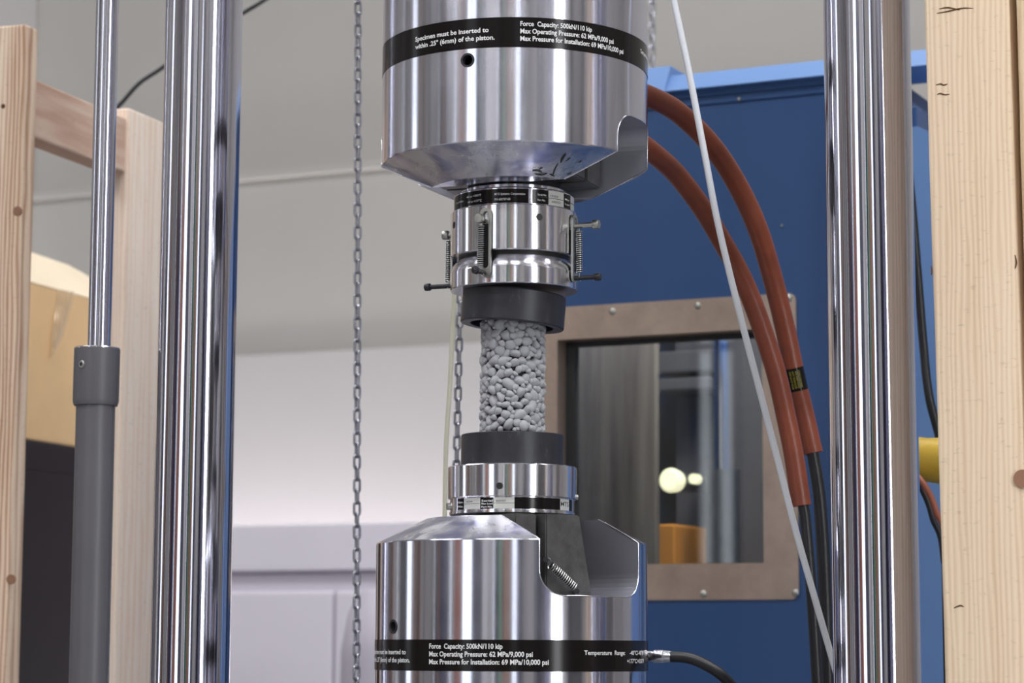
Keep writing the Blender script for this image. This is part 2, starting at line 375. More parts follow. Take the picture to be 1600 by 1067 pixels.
added_unit('cupboard', 'tall brown board cupboard behind the camera', 'cupboard', 2.05, B0, .6, .5, 3.5, M['brown'])
added_unit('curtain', 'narrow charcoal roller curtain by the left window behind the camera', 'curtain', -5.35, B0, .22, .3, 4.2, M['machine'])
added_unit('curtain', 'navy roller curtain right of the red cupboard behind the camera', 'curtain', -.78, B0, .16, .3, 4.2, M['navy'])
added_unit('cupboard', 'narrow dark cupboard beside the middle slit window behind the camera', 'cupboard', 1.36, B0, .24, .4, 4.2, M['dark'])
added_unit('locker', 'narrow navy locker in the far right corner behind the camera', 'locker', 3.72, B0, .3, .4, 4.0, M['navy'])
added_unit('cupboard', 'narrow brown cupboard left of the navy locker behind the camera', 'cupboard', -4.75, B0, .3, .4, 4.0, M['brown'])
for k, (a, b, m, hh) in enumerate([(A1-.5, -3.6, 'navy', 3.4), (A1-.5, -1.2, 'machine', 3.8), (A1-.5, 1.3, 'wallw', 3.0), (A0, -3.8, 'brown', 3.6), (A0, -1.9, 'navy', 3.4), (A0, .3, 'red', 3.0)]):
    t = thing('storage_rack', 'tall %s storage rack standing along the side wall, bay %s' % ({'navy': 'navy blue', 'machine': 'charcoal', 'wallw': 'white', 'brown': 'brown', 'red': 'brick red'}[m], ('by the right wall' if a > 0 else 'by the left wall')), 'rack', ab(a, b, FLOOR))
    bm = BM()
    rbox(bm, a, a+.5, b, b+.05, FLOOR, FLOOR+hh); obj('side_panel', bm, M[m], t)
    bm = BM(); rbox(bm, a, a+.5, b+.8, b+.85, FLOOR, FLOOR+hh); obj('side_panel', bm, M[m], t)
    for s in range(6):
        bm = BM(); rbox(bm, a, a+.5, b+.05, b+.8, FLOOR+.1+s*.55, FLOOR+.14+s*.55); obj('shelf', bm, M[m], t)

# ------------------------------------------------------------------ testing machine: base, columns, crosshead
CA = .414; BASE = -.45
colL = U*-CA; colR = U*CA
t = thing('machine_base', 'charcoal base of the testing machine below the lower grip', 'machine base', ab(0, 0, FLOOR))
bm = BM(); rbox(bm, -.62, .475, -.28, .28, BASE-.35, BASE, .01); obj('table', bm, M['machine'], t)
for a in (-.6, .30):
    bm = BM(); rbox(bm, a, a+.15, -.27, .27, FLOOR, BASE-.35, .01); obj('leg', bm, M['machine'], t)
XH = 1.12
t = thing('crosshead', 'charcoal crosshead clamped on both columns above the upper grip', 'crosshead', ab(0, 0, XH))
bm = BM(); rbox(bm, -.62, .475, -.17, .17, XH, XH+.34, .02); obj('beam', bm, M['machine'], t)
# columns (endpoints taken from their two edges at frame top and bottom)
def column(label, xt, xb, Y, r_):
    p1 = P(xt, 0, Y); p0 = P(xb, 1067, Y); d = (p1-p0)/(p1.z-p0.z)
    a = p0 + d*(BASE-p0.z); b = p0 + d*(XH+.6-p0.z)
    bm = BM(); q = Vector((0, 0, 1)).rotation_difference(b-a)
    lathe(bm, [(r_, 0), (r_, (b-a).length-.004), (r_-.004, (b-a).length)], seg=160)
    for v in bm.verts: v.co = a + q @ v.co
    o = obj('column', bm, M['column'], None, 30, origin=a); prop(o, label, 'column', 'machine columns'); return o
column('thick polished steel column left of the chain, in front of the wooden post', 319.5, 296.5, -colR.y, .0465)
column('thick polished steel column between the hoses and the pale wooden post on the right', 1353.5, 1372.5, colR.y, .0458)

# ------------------------------------------------------------------ grips
R = .15
def pr2(wslot, rr):
    pts = []
    for k in range(9): a = PI + (PI/2)*k/8; pts.append((-wslot+rr+rr*math.cos(a), rr+rr*math.sin(a)))
    for k in range(1, 8): pts.append((-wslot+rr+(2*wslot-2*rr)*k/8, 0))
    for k in range(9): a = -PI/2 + (PI/2)*k/8; pts.append((wslot-rr+rr*math.cos(a), rr+rr*math.sin(a)))
    return pts
def grip(label, cx, up, z_rim, z_far, alpha, wslot, slot_z, zb0, zb1, rot, hole):
    """up=+1: lower grip (mouth at the top); -1: upper grip"""
    c = (cx, 0); t = thing('hydraulic_grip', label, 'grip', (cx, 0, min(z_rim, z_far)))
    SEG = 256
    zt = z_rim + up*.0275
    prof = [(R, z_far), (R, zb0-.0004), (R-.0012, zb0), (R, zb0+.0004), (R, z_rim - up*.001), (R-.0006, z_rim+up*.0003), (.641*R, zt-up*.0004), (.637*R, zt)]
    if up < 0: prof = [(R, z_far), (R, zb1+.0004), (R-.0012, zb1), (R, zb1-.0004), (R, z_rim - up*.001), (R-.0006, z_rim+up*.0003), (.641*R, zt-up*.0004), (.637*R, zt)]
    bm = BM(); lathe(bm, prof, c, SEG)
    body = obj('body', bm, None, None, origin=(0, 0, 0))
    # slot: rounded U profile swept along its axis
    ax = Vector((math.sin(alpha), -math.cos(alpha), 0)); sd = Vector((math.cos(alpha), math.sin(alpha), 0))
    rr = .026; pr = [(-wslot, 0)]
    pts = []
    for k in range(9): a = PI + (PI/2)*k/8; pts.append((-wslot+rr+rr*math.cos(a), rr+rr*math.sin(a)))
    for k in range(9): a = -PI/2 + (PI/2)*k/8; pts.append((wslot-rr+rr*math.cos(a), rr+rr*math.sin(a)))
    pts += [(wslot, .4), (-wslot, .4)]
    cut = BM(); rings = []
    for s in (-.3, .3): rings.append([cut.verts.new(Vector((cx, 0, slot_z)) + ax*s + sd*u + Z*(up*v)) for u, v in pts])
    n = len(pts)
    for i in range(n): cut.faces.new((rings[0][i], rings[0][(i+1) % n], rings[1][(i+1) % n], rings[1][i]))
    cut.faces.new(rings[0][::-1]); cut.faces.new(rings[1]); bmesh.ops.recalc_face_normals(cut, faces=cut.faces[:])
    boolean(body, obj('cut', cut, None, None, origin=(0, 0, 0)))
    hp, hz = hole; hc = cyl_pt(c, R, hp, hz); hd = Vector((math.sin(hp), -math.cos(hp), 0))
    cut = BM(); cyl(cut, hc-hd*.03, hc+hd*.01, .0058, seg=32); boolean(body, obj('cut', cut, None, None, origin=(0, 0, 0)))
    me = body.data; me.materials.clear(); me.materials.append(M['turned']); me.materials.append(M['lap']); me.materials.append(M['milled'])
    for p in me.polygons:
        ctr = p.center - Vector((cx, 0, 0)); rad = math.hypot(ctr.x, ctr.y); e = Vector((ctr.x, ctr.y, 0)).normalized()
        p.material_index = 0
        if p.normal.z*up > .5 and abs(ctr.z-z_rim) < .03 and rad > .5*R: p.material_index = 1
        elif abs(p.normal.z) < .999 and p.normal.dot(e) < .9 and rad < R*.999: p.material_index = 2
        if abs(ctr.z-slot_z) < .001: p.material_index = 2
    analytic(me, c, SEG)
    me.transform(Matrix.Translation((-cx, 0, -min(z_rim, z_far)))); body.parent = t
    # polished break edge round both mouths of the slot
    for sg in (1, -1):
        path = []
        full = [(-wslot, .4)] + pr2(wslot, rr) + [(wslot, .4)]
        def on_surf(u, v_up, r_): 
            q2 = max(r_*r_-u*u, 0); return Vector((cx, 0, 0)) + ax*(sg*math.sqrt(q2)) + sd*u
        for k in range(7):
            r_ = R*(.64+.36*k/6)
            if r_ > wslot: path.append(on_surf(-wslot, 0, r_) + Z*(zt - (zt-z_rim)*k/6))
        for u, v_ in pr2(wslot, rr): path.append(on_surf(u, v_, R) + Z*(slot_z+up*v_))
        for k in range(6, -1, -1):
            r_ = R*(.64+.36*k/6)
            if r_ > wslot: path.append(on_surf(wslot, 0, r_) + Z*(zt - (zt-z_rim)*k/6))
        bm = BM(); tube(bm, path, .0008, 6); obj('slot_edge', bm, M['ring'], t, 60)
    # threaded port
    bm = BM()
    prof = [(0, .0066), (.002, .0066)]
    for k in range(2): pass
    rim = []
    n_ = 36
    q = Vector((0, 0, 1)).rotation_difference(hd); rings = []
    for rr_, dd in ((.0058, -.022), (.0052, -.018), (.0052, -.001), (.0058, .0006), (.0078, .0006), (.0078, -.001)):
        rings.append([bm.verts.new(hc + q @ Vector((rr_*math.cos(2*PI*i/n_), rr_*math.sin(2*PI*i/n_), dd + (0 if rr_ < .007 else 0)))) for i in range(n_)])
    for k in range(len(rings)-1):
        for i in range(n_): j = (i+1) % n_; bm.faces.new((rings[k][i], rings[k][j], rings[k+1][j], rings[k+1][i]))
    bm.faces.new(rings[0]); bmesh.ops.recalc_face_normals(bm, faces=bm.faces[:]); obj('port_thread', bm, M['blackox'], t, 30)
    # band with lettering
    bm = BM(); lathe(bm, [(R-.0015, zb0), (R+.0005, zb0), (R+.0005, zb1), (R-.0015, zb1)], c, 256, cap=False); bd = obj('label_band', bm, M['band'], t, 40, label='black label band with white lettering')
    lo = zb0; hb = zb1-zb0; Rt = R+.0005; d2 = math.radians
    for txt, p_, f_, sp_, ch_, bo_ in (('Specimen must be inserted to', -46.5, .52, 35.5, .155, .024), ('within .25" (6mm) of the piston.', -46.5, .26, 38, .155, .024),
            ('Force  Capacity: 500kN/110 kip', 2, .71, 31.5, .16, .024), ('Max Operating Pressure: 62 MPa/9,000 psi', 2, .46, 43.5, .16, .024), ('Max Pressure for Installation: 69 MPa/10,000 psi', 2, .21, 50, .16, .024),
            ('Temperature  Range:', 67.5, .53, 23, .14, .014), ('-40\u00b0C/-40\u00b0F', 94, .53, 14, .14, .012), ('+177\u00b0C/+350\u00b0F', 92, .26, 17, .14, .012)):
        bm = BM(); curved_text(bm, txt, c, Rt, d2(p_)+rot, lo+hb*f_, d2(sp_), hb*ch_, bo_); obj('lettering', bm, M['ink'], bd, label='white printed lettering')
    return t, ax, sd
cU = P(804.5, 180, 0).x; cL = P(799.3, 950, 0).x
zr = P(593, 262, 0).z
zb1u = zf(27, R); zb0u = zf(73.5, R)
gu, axu, sdu = grip('big polished upper grip cylinder hanging above the specimen', cU, -1, zr, 1.12, math.radians(70), .37*R, zf(157, R), zb0u, zb1u, 0, (math.radians(-20), P(733, 94, -.141).z))
zr2 = P(583, 850, 0).z
zb1l = zf(999.5, R); zb0l = zf(1048.5, R)
gl, axl, sdl = grip('big polished lower grip cylinder under the specimen with a spring in its slot', cL, 1, zr2, BASE, math.radians(38.5), .46*R, zf(930, R), zb0l, zb1l, math.radians(-37), (math.radians(-57.5), P(616, 979, -.08).z))

# black ink marks on the upper grip's cone
def cone_pt(px, py):
    d_ = ray(px, py); t_ = D - R; zt_ = zr - .0275
    while t_ < D:
        p = CAMLOC + d_*t_; r_ = math.hypot(p.x-cU, p.y); zc_ = zr - .0275*(R-r_)/(R-.637*R)
        if p.z >= zc_ and r_ < R: break
        t_ += .0004
    return p - d_.normalized()*.0006
for pts, w_ in (([(832, 267), (840, 266), (847, 270)], .0009), ([(836, 272), (846, 273), (855, 271)], .0011), ([(842, 264), (848, 262)], .0007), ([(884, 240), (879, 247), (876, 254)], .0016), ([(872, 255), (867, 264), (864, 273)], .0009), ([(884, 252), (892, 246)], .0006), ([(904, 254), (909, 251)], .0008), ([(886, 273), (893, 270)], .0007), ([(859, 272), (866, 275)], .001)):
    bm = BM(); tube(bm, spline([cone_pt(*p) for p in pts], 3), lambda q_: w_*(.4+.6*math.sin(PI*min(1, max(0, q_)))), 6); obj('ink_mark', bm, M['inkk'], gu, 60)

# wedges, centre block and spring of the lower grip
ztl = zr2+.0275
def block(name, c3, ax, sd, l0, l1, w0, w1, z0, z1, m, parent, wt=None, bev=.0015):
    bm = BM(); wt = wt or (w0, w1)
    vs = []
    for (z_, (wa, wb)) in ((z0, (w0, w1)), (z1, wt)):
        for l_, w_ in ((l0, wa), (l1, wa), (l1, wb), (l0, wb)): vs.append(bm.verts.new(Vector((c3[0], c3[1], z_)) + ax*l_ + sd*w_))
    for f in ((0,3,2,1), (4,5,6,7), (0,1,5,4), (1,2,6,5), (2,3,7,6), (3,0,4,7)): bm.faces.new([vs[i] for i in f])
    bmesh.ops.recalc_face_normals(bm, faces=bm.faces[:]); bmesh.ops.bevel(bm, geom=bm.edges[:], offset=bev, segments=2, affect='EDGES')
    return obj(name, bm, m, parent, 40)
cl3 = (cL, 0)
zfl = zf(930, R)+.001
ztw = zf(806, .05)
block('wedge', cl3, axl, sdl, -.06, .088, -.066, -.036, zfl, ztw, M['wedge'], gl)
block('wedge', cl3, axl, sdl, -.06, .100, -.033, .032, zfl, ztw, M['wedge'], gl, wt=(-.033, .014))
# upper grip's wedges
zfu = zf(157, R)-.001
block('wedge', (cU, 0), axu, sdu, -.085, .085, -.051, -.003, zr-.02, zfu-.01, M['wedge'], gu)
block('wedge', (cU, 0), axu, sdu, -.085, .085, .003, .051, zr-.02, zfu-.01, M['wedge'], gu)
# little tension spring across the lower wedge
sY = -.098
p0 = P(853, 876, sY-.012); p1 = P(901, 921, sY+.0)
t = gl
bm = BM(); cyl(bm, p0+(p1-p0)*.16, p0+(p1-p0)*.91, .0035, seg=10); obj('spring_core', bm, M['bore'], t, 40)  # dark rod added as the shade between the coils
bm = BM(); helix(bm, p0+(p1-p0)*.14, p0+(p1-p0)*.93, .0044, .0007, 14, 5, 12)
tube(bm, [p0 + Vector((-.003*math.cos(a)+.002, 0, .003*math.sin(a)))for a in [i*PI/4 for i in range(6)]] + [p0+(p1-p0)*.14], .0008, 6)
tube(bm, [p0+(p1-p0)*.93, p1, p1+Vector((.002, 0, -.003)), p1+Vector((-.001, 0, -.005))], .0008, 6)
obj('spring', bm, M['spring'], t, 60, label='bright steel coil spring')
bm = BM(); cyl(bm, p0+Vector((0, .03, .001)), p0+Vector((0, -.006, .001)), .003, seg=12); obj('spring_pin', bm, M['blackox'], t, 40)
bm = BM(); cyl(bm, p1+Vector((0, .03, -.002)), p1+Vector((0, -.006, -.002)), .003, seg=12); obj('spring_pin', bm, M['blackox'], t, 40)
# hose fitting on the lower grip's right
t = thing('pressure_hose', 'short black pressure hose with a chrome fitting leaving the lower grip on its right', 'hose', P(1016, 1025, 0))
bm = BM(); f0 = P(1013, 1025, 0.0); f1 = P(1052, 1026, -.01)
cyl(bm, f0, f1, .006, prof=[(0, .006), (.25, .006), (.26, .0075), (.62, .0075), (.64, .0068), (1, .0062)], seg=20); obj('fitting', bm, M['ring'], t, 30)
bm = BM(); tube(bm, spline([P(1048, 1026, -.01), P(1075, 1028, -.015), P(1105, 1040, -.02), P(1135, 1062, -.02), P(1160, 1100, -.0), P(1170, 1180, .03), Vector((P(1170, 1250, .05).x, .08, BASE+.01))]), .0062, 12); obj('hose', bm, M['rubber'], t, 60)

# ------------------------------------------------------------------ upper spherical-seat fixture
cx = P(803, 370, 0).x; cF = (cx, 0)
R1 = .0678; R2 = .0712; R3 = .0715
t = thing('loading_fixture', 'turned steel loading head with spring brackets above the black cap', 'loading fixture', (cx, 0, zf(440, R3)))
ztop = zr - .0275
fz = lambda y, r_: zf(y, r_)
bm = BM(); lathe(bm, [(.052, fz(300, R1)), (.052, ztop+.03), (.045, ztop+.03), (.045, ztop+.05)], cF, 96); obj('neck', bm, M['blackox'], t, 30)
bm = BM(); z2 = fz(287, .06); lathe(bm, [(.058, z2-.004), (.060, z2-.003), (.060, z2), (.058, z2+.001)], cF, 96); obj('retaining_ring', bm, M['ring'], t, 30)
zl1 = fz(293, R1); zl0 = fz(318, R1)
bm = BM(); lathe(bm, [(R1, zl0-.001), (R1, zl1), (R1-.0012, zl1+.0012)], cF, 160); lab = obj('label_ring', bm, M['ring'], t, 30)
zm0 = fz(389, R2)
bm = BM(); lathe(bm, [(R2-.0012, zm0), (R2, zm0+.0012), (R2, zl0-.0012), (R2-.0012, zl0)], cF, 192)
main = obj('upper_ring', bm, M['ring'], t, 30)
bm = BM(); zg = fz(398, .066); lathe(bm, [(.062, zg-.004), (.062, zm0+.001)], cF, 96); obj('gap_collar', bm, M['bore'], t, 30)
zd1 = fz(396, .066); zd0 = fz(414, R3); zq = fz(441, R3)
prof = [(R3-.0008, zq), (R3, zq+.0008), (R3, zd0-.0006), (R3-.0005, zd0)]
for k in range(1, 8):
    a = k/7; prof.append((R3-.0005 - .0075*a**2, zd0 + (zd1-zd0)*a))
prof.append((.05, zd1+.0005))
bm = BM(); lathe(bm, prof, cF, 192); obj('lower_ring', bm, M['ring'], t, 20)
for ph, y in ((math.radians(23), 339), (math.radians(-70), 352)):
    hc = cyl_pt(cF, R2, ph, P(802, y, -R2*math.cos(ph)).z); hd = Vector((math.sin(ph), -math.cos(ph), 0))
    bm = BM(); cyl(bm, hc-hd*.006, hc+hd*.0002, .0038, seg=24); obj('pin_hole', bm, M['bore'], t, 30)
# labels of the upper ring
def X2p(x, c0, rpx): return math.asin(max(-.995, min(.995, (x-c0)/rpx)))
def lab_patches(parent, c, Rr, c0, rpx, z0, z1, items, texts):
    for x0, x1, m in items:
        bm = BM(); patch(bm, c, Rr, X2p(x0, c0, rpx), X2p(x1, c0, rpx), z0, z1, .0002 if m != 'foil' else .00025); obj('label_plate', bm, M[m], parent, 40, label='black label' if m == 'band' else 'silver label')
    for x0, x1, fr, h_, txt, ink in texts:
        p0, p1 = X2p(x0, c0, rpx), X2p(x1, c0, rpx); bm = BM()
        curved_text(bm, txt, c, Rr+.0002, p0, z0+(z1-z0)*fr, p1-p0, h_, .01, .00015)
        obj('lettering', bm, M['ink' if ink == 'w' else 'inkk'], parent)
h = zl1-zl0
lab_patches(lab, cF, R1, 803, 95, zl0+.001, zl1-.001,
    [(709, 825, 'band'), (831, 856, 'band'), (856, 880, 'foil'), (880, 891, 'band'), (891, 897, 'foil')],
    [(729, 752, .58, .0024, '-40 to +350\u00b0F', 'w'), (731, 753, .2, .0024, '-40 to +177\u00b0C', 'w'), (712, 725, .4, .0022, 'Temp.', 'w'),
     (773, 820, .55, .0025, 'MTS Systems Corporation', 'w'), (773, 797, .18, .0025, 'PN 602757-03', 'w'),
     (839, 853, .58, .0022, 'Serial No.', 'w'), (839, 851, .2, .0022, 'Part No.', 'w'), (859, 871, .58, .0022, '10203', 'k'), (861, 875, .18, .0022, '602757', 'k'),
     (882, 889, .55, .0022, 'Max', 'w'), (882, 889, .22, .0022, 'Load', 'w')])
bm = BM(); patch(bm, cF, R1, X2p(839, 803, 95), X2p(897, 803, 95), zl0+h*.47, zl0+h*.50, .0005); obj('divider_line', bm, M['inkk'], lab, 40)

# four spring brackets
def bracket(phi, top_len, bot_len, tops):
    er = Vector((math.sin(phi), -math.cos(phi), 0)); et = Vector((math.cos(phi), math.sin(phi), 0))
    o0 = Vector((cx, 0, 0)); W_ = lambda r_, s, z_: o0 + er*r_ + et*s + Z*z_
    zt_ = fz(324, R2); zb_ = fz(432, R3)
    r0 = R3+.0008; hw = .0068; n = 10
    # slotted plate: outline with rounded ends and two slots cut through
    def outline(h0, h1, w_): 
        o = []
        for k in range(n+1): a = PI*k/n; o.append((w_*math.cos(a), h1-w_+w_*math.sin(a)))
        for k in range(n+1): a = PI+PI*k/n; o.append((w_*math.cos(a), h0+w_+w_*math.sin(a)))
        return o
    bm = BM(); oo = outline(zb_, zt_, hw); A = [bm.verts.new(W_(r0, s, z_)) for s, z_ in oo]; B = [bm.verts.new(W_(r0+.0026, s, z_)) for s, z_ in oo]
    m_ = len(oo); bm.faces.new(A[::-1]); bm.faces.new(B)
    for i in range(m_): j = (i+1) % m_; bm.faces.new((A[i], A[j], B[j], B[i]))
    bmesh.ops.recalc_face_normals(bm, faces=bm.faces[:]); pl = obj('bracket', bm, M['zinc'], None, None, origin=(0, 0, 0))
    def cutslot(h0, h1, w_):
        c_ = BM(); oo = outline(h0, h1, w_); A = [c_.verts.new(W_(r0-.001, s+.0005, z_)) for s, z_ in oo]; B = [c_.verts.new(W_(r0+.004, s+.0005, z_)) for s, z_ in oo]
        c_.faces.new(A[::-1]); c_.faces.new(B)
        for i in range(len(oo)): j = (i+1) % len(oo); c_.faces.new((A[i], A[j], B[j], B[i]))
        bmesh.ops.recalc_face_normals(c_, faces=c_.faces[:]); boolean(pl, obj('cut', c_, None, None, origin=(0, 0, 0)))
    cutslot(zb_+.010, zt_-.0035, .0036)
    pl.data.materials.clear(); pl.data.materials.append(M['zinc']); pl.parent = t; pl.location = -root_of(t)
    zt2 = zt_-.0135; zb2 = zb_+.0045
    bm = BM(); pbox(bm, W_(r0-.0004, -.0045, zb_+.006), er*.0012, et*.009, Z*(zt2-.004-zb_-.006)); obj('backing', bm, M['bore'], pl)  # dark strip put in for the shade inside the slot
    bm = BM(); h_ = r0+.0035+top_len
    cyl(bm, W_(R2-.004, -.002, zt2), W_(h_, -.002, zt2), .0030, seg=14); b1 = obj('bolt', bm, M['zinc'], pl, 40)
    bm = BM(); cyl(bm, W_(h_-.001, -.002, zt2), W_(h_+.0065, -.002, zt2), .0052, seg=20, prof=[(0, .0048), (.1, .0052), (.85, .0052), (.98, .0046), (1, .0024)]); obj('bolt_head', bm, M['zinc'], pl, 40)
    bm = BM(); h2 = r0+.0035+bot_len
    cyl(bm, W_(R3-.004, -.001, zb2), W_(h2, -.001, zb2), .0027, seg=14); obj('bolt', bm, M['blackox'], pl, 40, label='blackened lower bolt')
    bm = BM(); cyl(bm, W_(h2-.001, -.001, zb2), W_(h2+.006, -.001, zb2), .0042, seg=20, prof=[(0, .004), (.1, .0043), (.8, .0043), (.95, .0036), (.96, .0018), (.97, .0017)]); obj('bolt_head', bm, M['blackox'], pl, 40)
    s0 = W_(r0+.0078, -.0025, zt2-.006); s1 = W_(r0+.0085, -.003, zb2+.005)
    bm = BM(); cyl(bm, s0+(s1-s0)*.03, s0+(s1-s0)*.97, .0029, seg=10); obj('spring_core', bm, M['bore'], pl, 40)  # dark rod drawn inside the spring as shade between its turns
    bm = BM(); helix(bm, s0, s1, .0036, .0006, 20, 5, 10)
    tube(bm, [s0, s0+Z*.004+et*.001, W_(r0+.0078, 0.001, zt2+.003)], .0007, 5); tube(bm, [s1, s1-Z*.004, W_(r0+.008, .0018, zb2-.003)], .0007, 5)
    obj('spring', bm, M['spring'], pl, 60)
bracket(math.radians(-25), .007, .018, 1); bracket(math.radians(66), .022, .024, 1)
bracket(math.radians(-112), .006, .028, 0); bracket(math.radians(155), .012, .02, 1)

# tilted black cap on the specimen's head
zc1 = zq; zc0 = P(802, 510, 0).z
t = thing('end_cap', 'tilted black cup over the top of the gravel specimen', 'cap', (cx, 0, zc0))
ctr = P(803, 475, 0); tilt = Matrix.Translation(ctr) @ Matrix.Rotation(math.radians(4.6), 4, 'Y') @ Matrix.Translation(-ctr)
Rc = .0582
bm = BM(); lathe(bm, [(.0465, zc0+.024), (.0465, zc0+.0008), (.0473, zc0), (Rc-.001, zc0), (Rc, zc0+.001), (Rc, zc1-.0045), (Rc-.002, zc1-.0025)], (ctr.x, 0), 128, True, tilt)
obj('cup', bm, M['capblk'], t, 30)
# lower cap
cxl = P(800.5, 700, 0).x
zk1 = zf(673, .057); zk0 = zf(723, .0716)
t = thing('end_cap', 'upright black disc cap beneath the gravel specimen', 'cap', (cxl, 0, zk0))
bm = BM(); lathe(bm, [(.0571, zk0), (.0571, zk1-.0008), (.0565, zk1)], (cxl, 0), 128); obj('disc', bm, M['capblk'], t, 30)
# lower platen
zp0 = zf(775, .0716); zp1 = zk0
t = thing('lower_platen', 'turned steel lower platen with a label ring beneath the black disc cap', 'platen', (cxl, 0, zf(801, .069)))
bm = BM(); lathe(bm, [(.0706, zp0), (.0716, zp0+.001), (.0718, zp1-.0012), (.0706, zp1)], (cxl, 0), 192); obj('ring', bm, M['ring'], t, 30)
hc = cyl_pt((cxl, 0), .0717, math.radians(-11), P(802, 759, -.0705).z); hd = Vector((math.sin(math.radians(-11)), -math.cos(math.radians(-11)), 0))
bm = BM(); cyl(bm, hc-hd*.006, hc+hd*.0002, .0037, seg=24); obj('pin_hole', bm, M['bore'], t, 30)
zp2 = zf(798, .069)
bm = BM(); lathe(bm, [(.0685, zp2-.002), (.0698, zp2-.0012), (.0698, zp2+.0012), (.069, zp2+.0016), (.069, zp0)], (cxl, 0), 192); lab = obj('label_ring', bm, M['ring'], t, 30)
bm = BM(); lathe(bm, [(.04, ztw-.002), (.04, zp2-.001)], (cxl, 0), 64); obj('stub', bm, M['blackox'], t, 30)
lab_patches(lab, (cxl, 0), .069, 800.5, 97, zp2+.0025, zp0-.001,
    [(717, 727, 'band'), (727, 752, 'foil'), (752, 772, 'band'), (772, 804, 'foil'), (804, 893, 'band'), (874, 888, 'foil')],
    [(718, 726, .2, .0022, 'No.', 'w'), (718, 726, .58, .0022, 'Ser.', 'w'), (730, 740, .6, .002, '10204', 'k'), (754, 771, .62, .0022, 'Serial', 'w'), (754, 771, .38, .0022, 'Max Load', 'w'), (754, 771, .08, .0022, 'Part No.', 'w'),
     (776, 791, .6, .002, '602757', 'k'), (875, 887, .36, .0048, 'MTS', 'k')])
hh = zp0-zp2
bm = BM(); patch(bm, (cxl, 0), .069, X2p(727, 800.5, 97), X2p(804, 800.5, 97), zp2+hh*.53, zp2+hh*.55, .0005); obj('divider_line', bm, M['inkk'], lab, 40)
bm = BM(); hc = cyl_pt((cxl, 0), .069, math.radians(-84), zp2+.008); cyl(bm, hc, hc+Vector((-.0035, -.001, 0)), .004, seg=14); obj('screw', bm, M['zinc'], t, 40)
bm = BM(); hc = cyl_pt((cxl, 0), .0715, math.radians(84), zp0+.003); cyl(bm, hc, hc+Vector((.002, 0, 0)), .003, seg=14); obj('screw', bm, M['zinc'], t, 40)

# ------------------------------------------------------------------ gravel specimen
cxs = P(801, 590, 0).x; Rs = .0362
z0 = zk1; z1 = P(802, 492, 0).z
t = thing('specimen', 'cylindrical specimen of grey cement-coated gravel between the two black caps', 'specimen', (cxs, 0, z0))
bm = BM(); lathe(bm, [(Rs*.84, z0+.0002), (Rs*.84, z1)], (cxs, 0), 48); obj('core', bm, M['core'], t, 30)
variants = []
for k in range(12):
    bm = BM(); bmesh.ops.create_icosphere(bm, subdivisions=2 if k < 12 else 1, radius=1)
    pl = [(Vector((random.gauss(0, 1), random.gauss(0, 1), random.gauss(0, 1))).normalized(), random.uniform(.5, .88)) for _ in range(9)]
    for v in bm.verts:
        d = v.co.normalized(); r_ = 1.0
        for n_, h_ in pl:
            dd = d.dot(n_)
            if dd > 0: r_ = min(r_, h_/dd + .02*(1-dd))
        v.co = d*r_
    me = bpy.data.meshes.new('stone'); bmesh.ops.smooth_vert(bm, verts=bm.verts[:], factor=.12, use_axis_x=True, use_axis_y=True, use_axis_z=True)
    bm.to_mesh(me); bm.free(); me.polygons.foreach_set('use_smooth', [True]*len(me.polygons)); me.materials.append(M['stone']); variants.append(me)
stones = []; C_ = 2*PI*Rs
grid = {}
def fits(u, z_, r_):
    for (u2, z2_, r2) in stones:
        du = abs(u-u2); du = min(du, C_-du); dz = z_-z2_
        if du*du + dz*dz < ((r_+r2)*.84)**2: return False
    return True
for rad, tries in ((.0068, 60), (.0058, 500), (.0049, 2500), (.0041, 4000), (.0034, 6000), (.0028, 7000), (.0022, 9000)):
    for _ in range(tries):
        u = random.uniform(0, C_); r_ = rad*random.uniform(.93, 1.07); z_ = random.uniform(z0+r_*.8, z1-r_*.3)
        if fits(u, z_, r_): stones.append((u, z_, r_))
def stone_mtx(u, z_, r_):
    ph = u/Rs; rr_ = Rs - r_*.86 + random.uniform(-.0006, .0003)
    pos = cyl_pt((cxs, 0), rr_, ph, z_)
    sc = Vector((random.uniform(.9, 1.2), random.uniform(.85, 1.0), random.uniform(.8, 1.0)))*r_*1.34
    base = Matrix.Rotation(ph, 4, 'Z') @ Matrix.Rotation(random.uniform(-.9, .9), 4, 'Y')
    inner = Euler((random.uniform(0, 6.28), random.uniform(0, 6.28), random.uniform(0, 6.28))).to_matrix().to_4x4()
    return Matrix.Translation(pos) @ base @ Matrix.Diagonal((sc.x*1.12, sc.y*.92, sc.z, 1)) @ inner, pos
ms = [stone_mtx(*s) for s in stones]
order = sorted(range(len(ms)), key=lambda i: ms[i][1].y - stones[i][2]*3)
inv = Matrix.Translation((-cxs, 0, -z0))
for i in order[:295]:
    o = bpy.data.objects.new('stone', random.choice(variants)); COL.objects.link(o); o.parent = t; o.matrix_local = inv @ ms[i][0]
bm = BM()
for i in order[295:]:
    me = random.choice(variants); k = len(bm.verts); bm.from_mesh(me); bm.verts.ensure_lookup_table()
    for v in bm.verts[k:]: v.co = ms[i][0] @ v.co
for f in bm.faces: f.smooth = True
o = obj('gravel', bm, M['stone'], t); o['kind'] = 'stuff'
print('stones', len(stones))

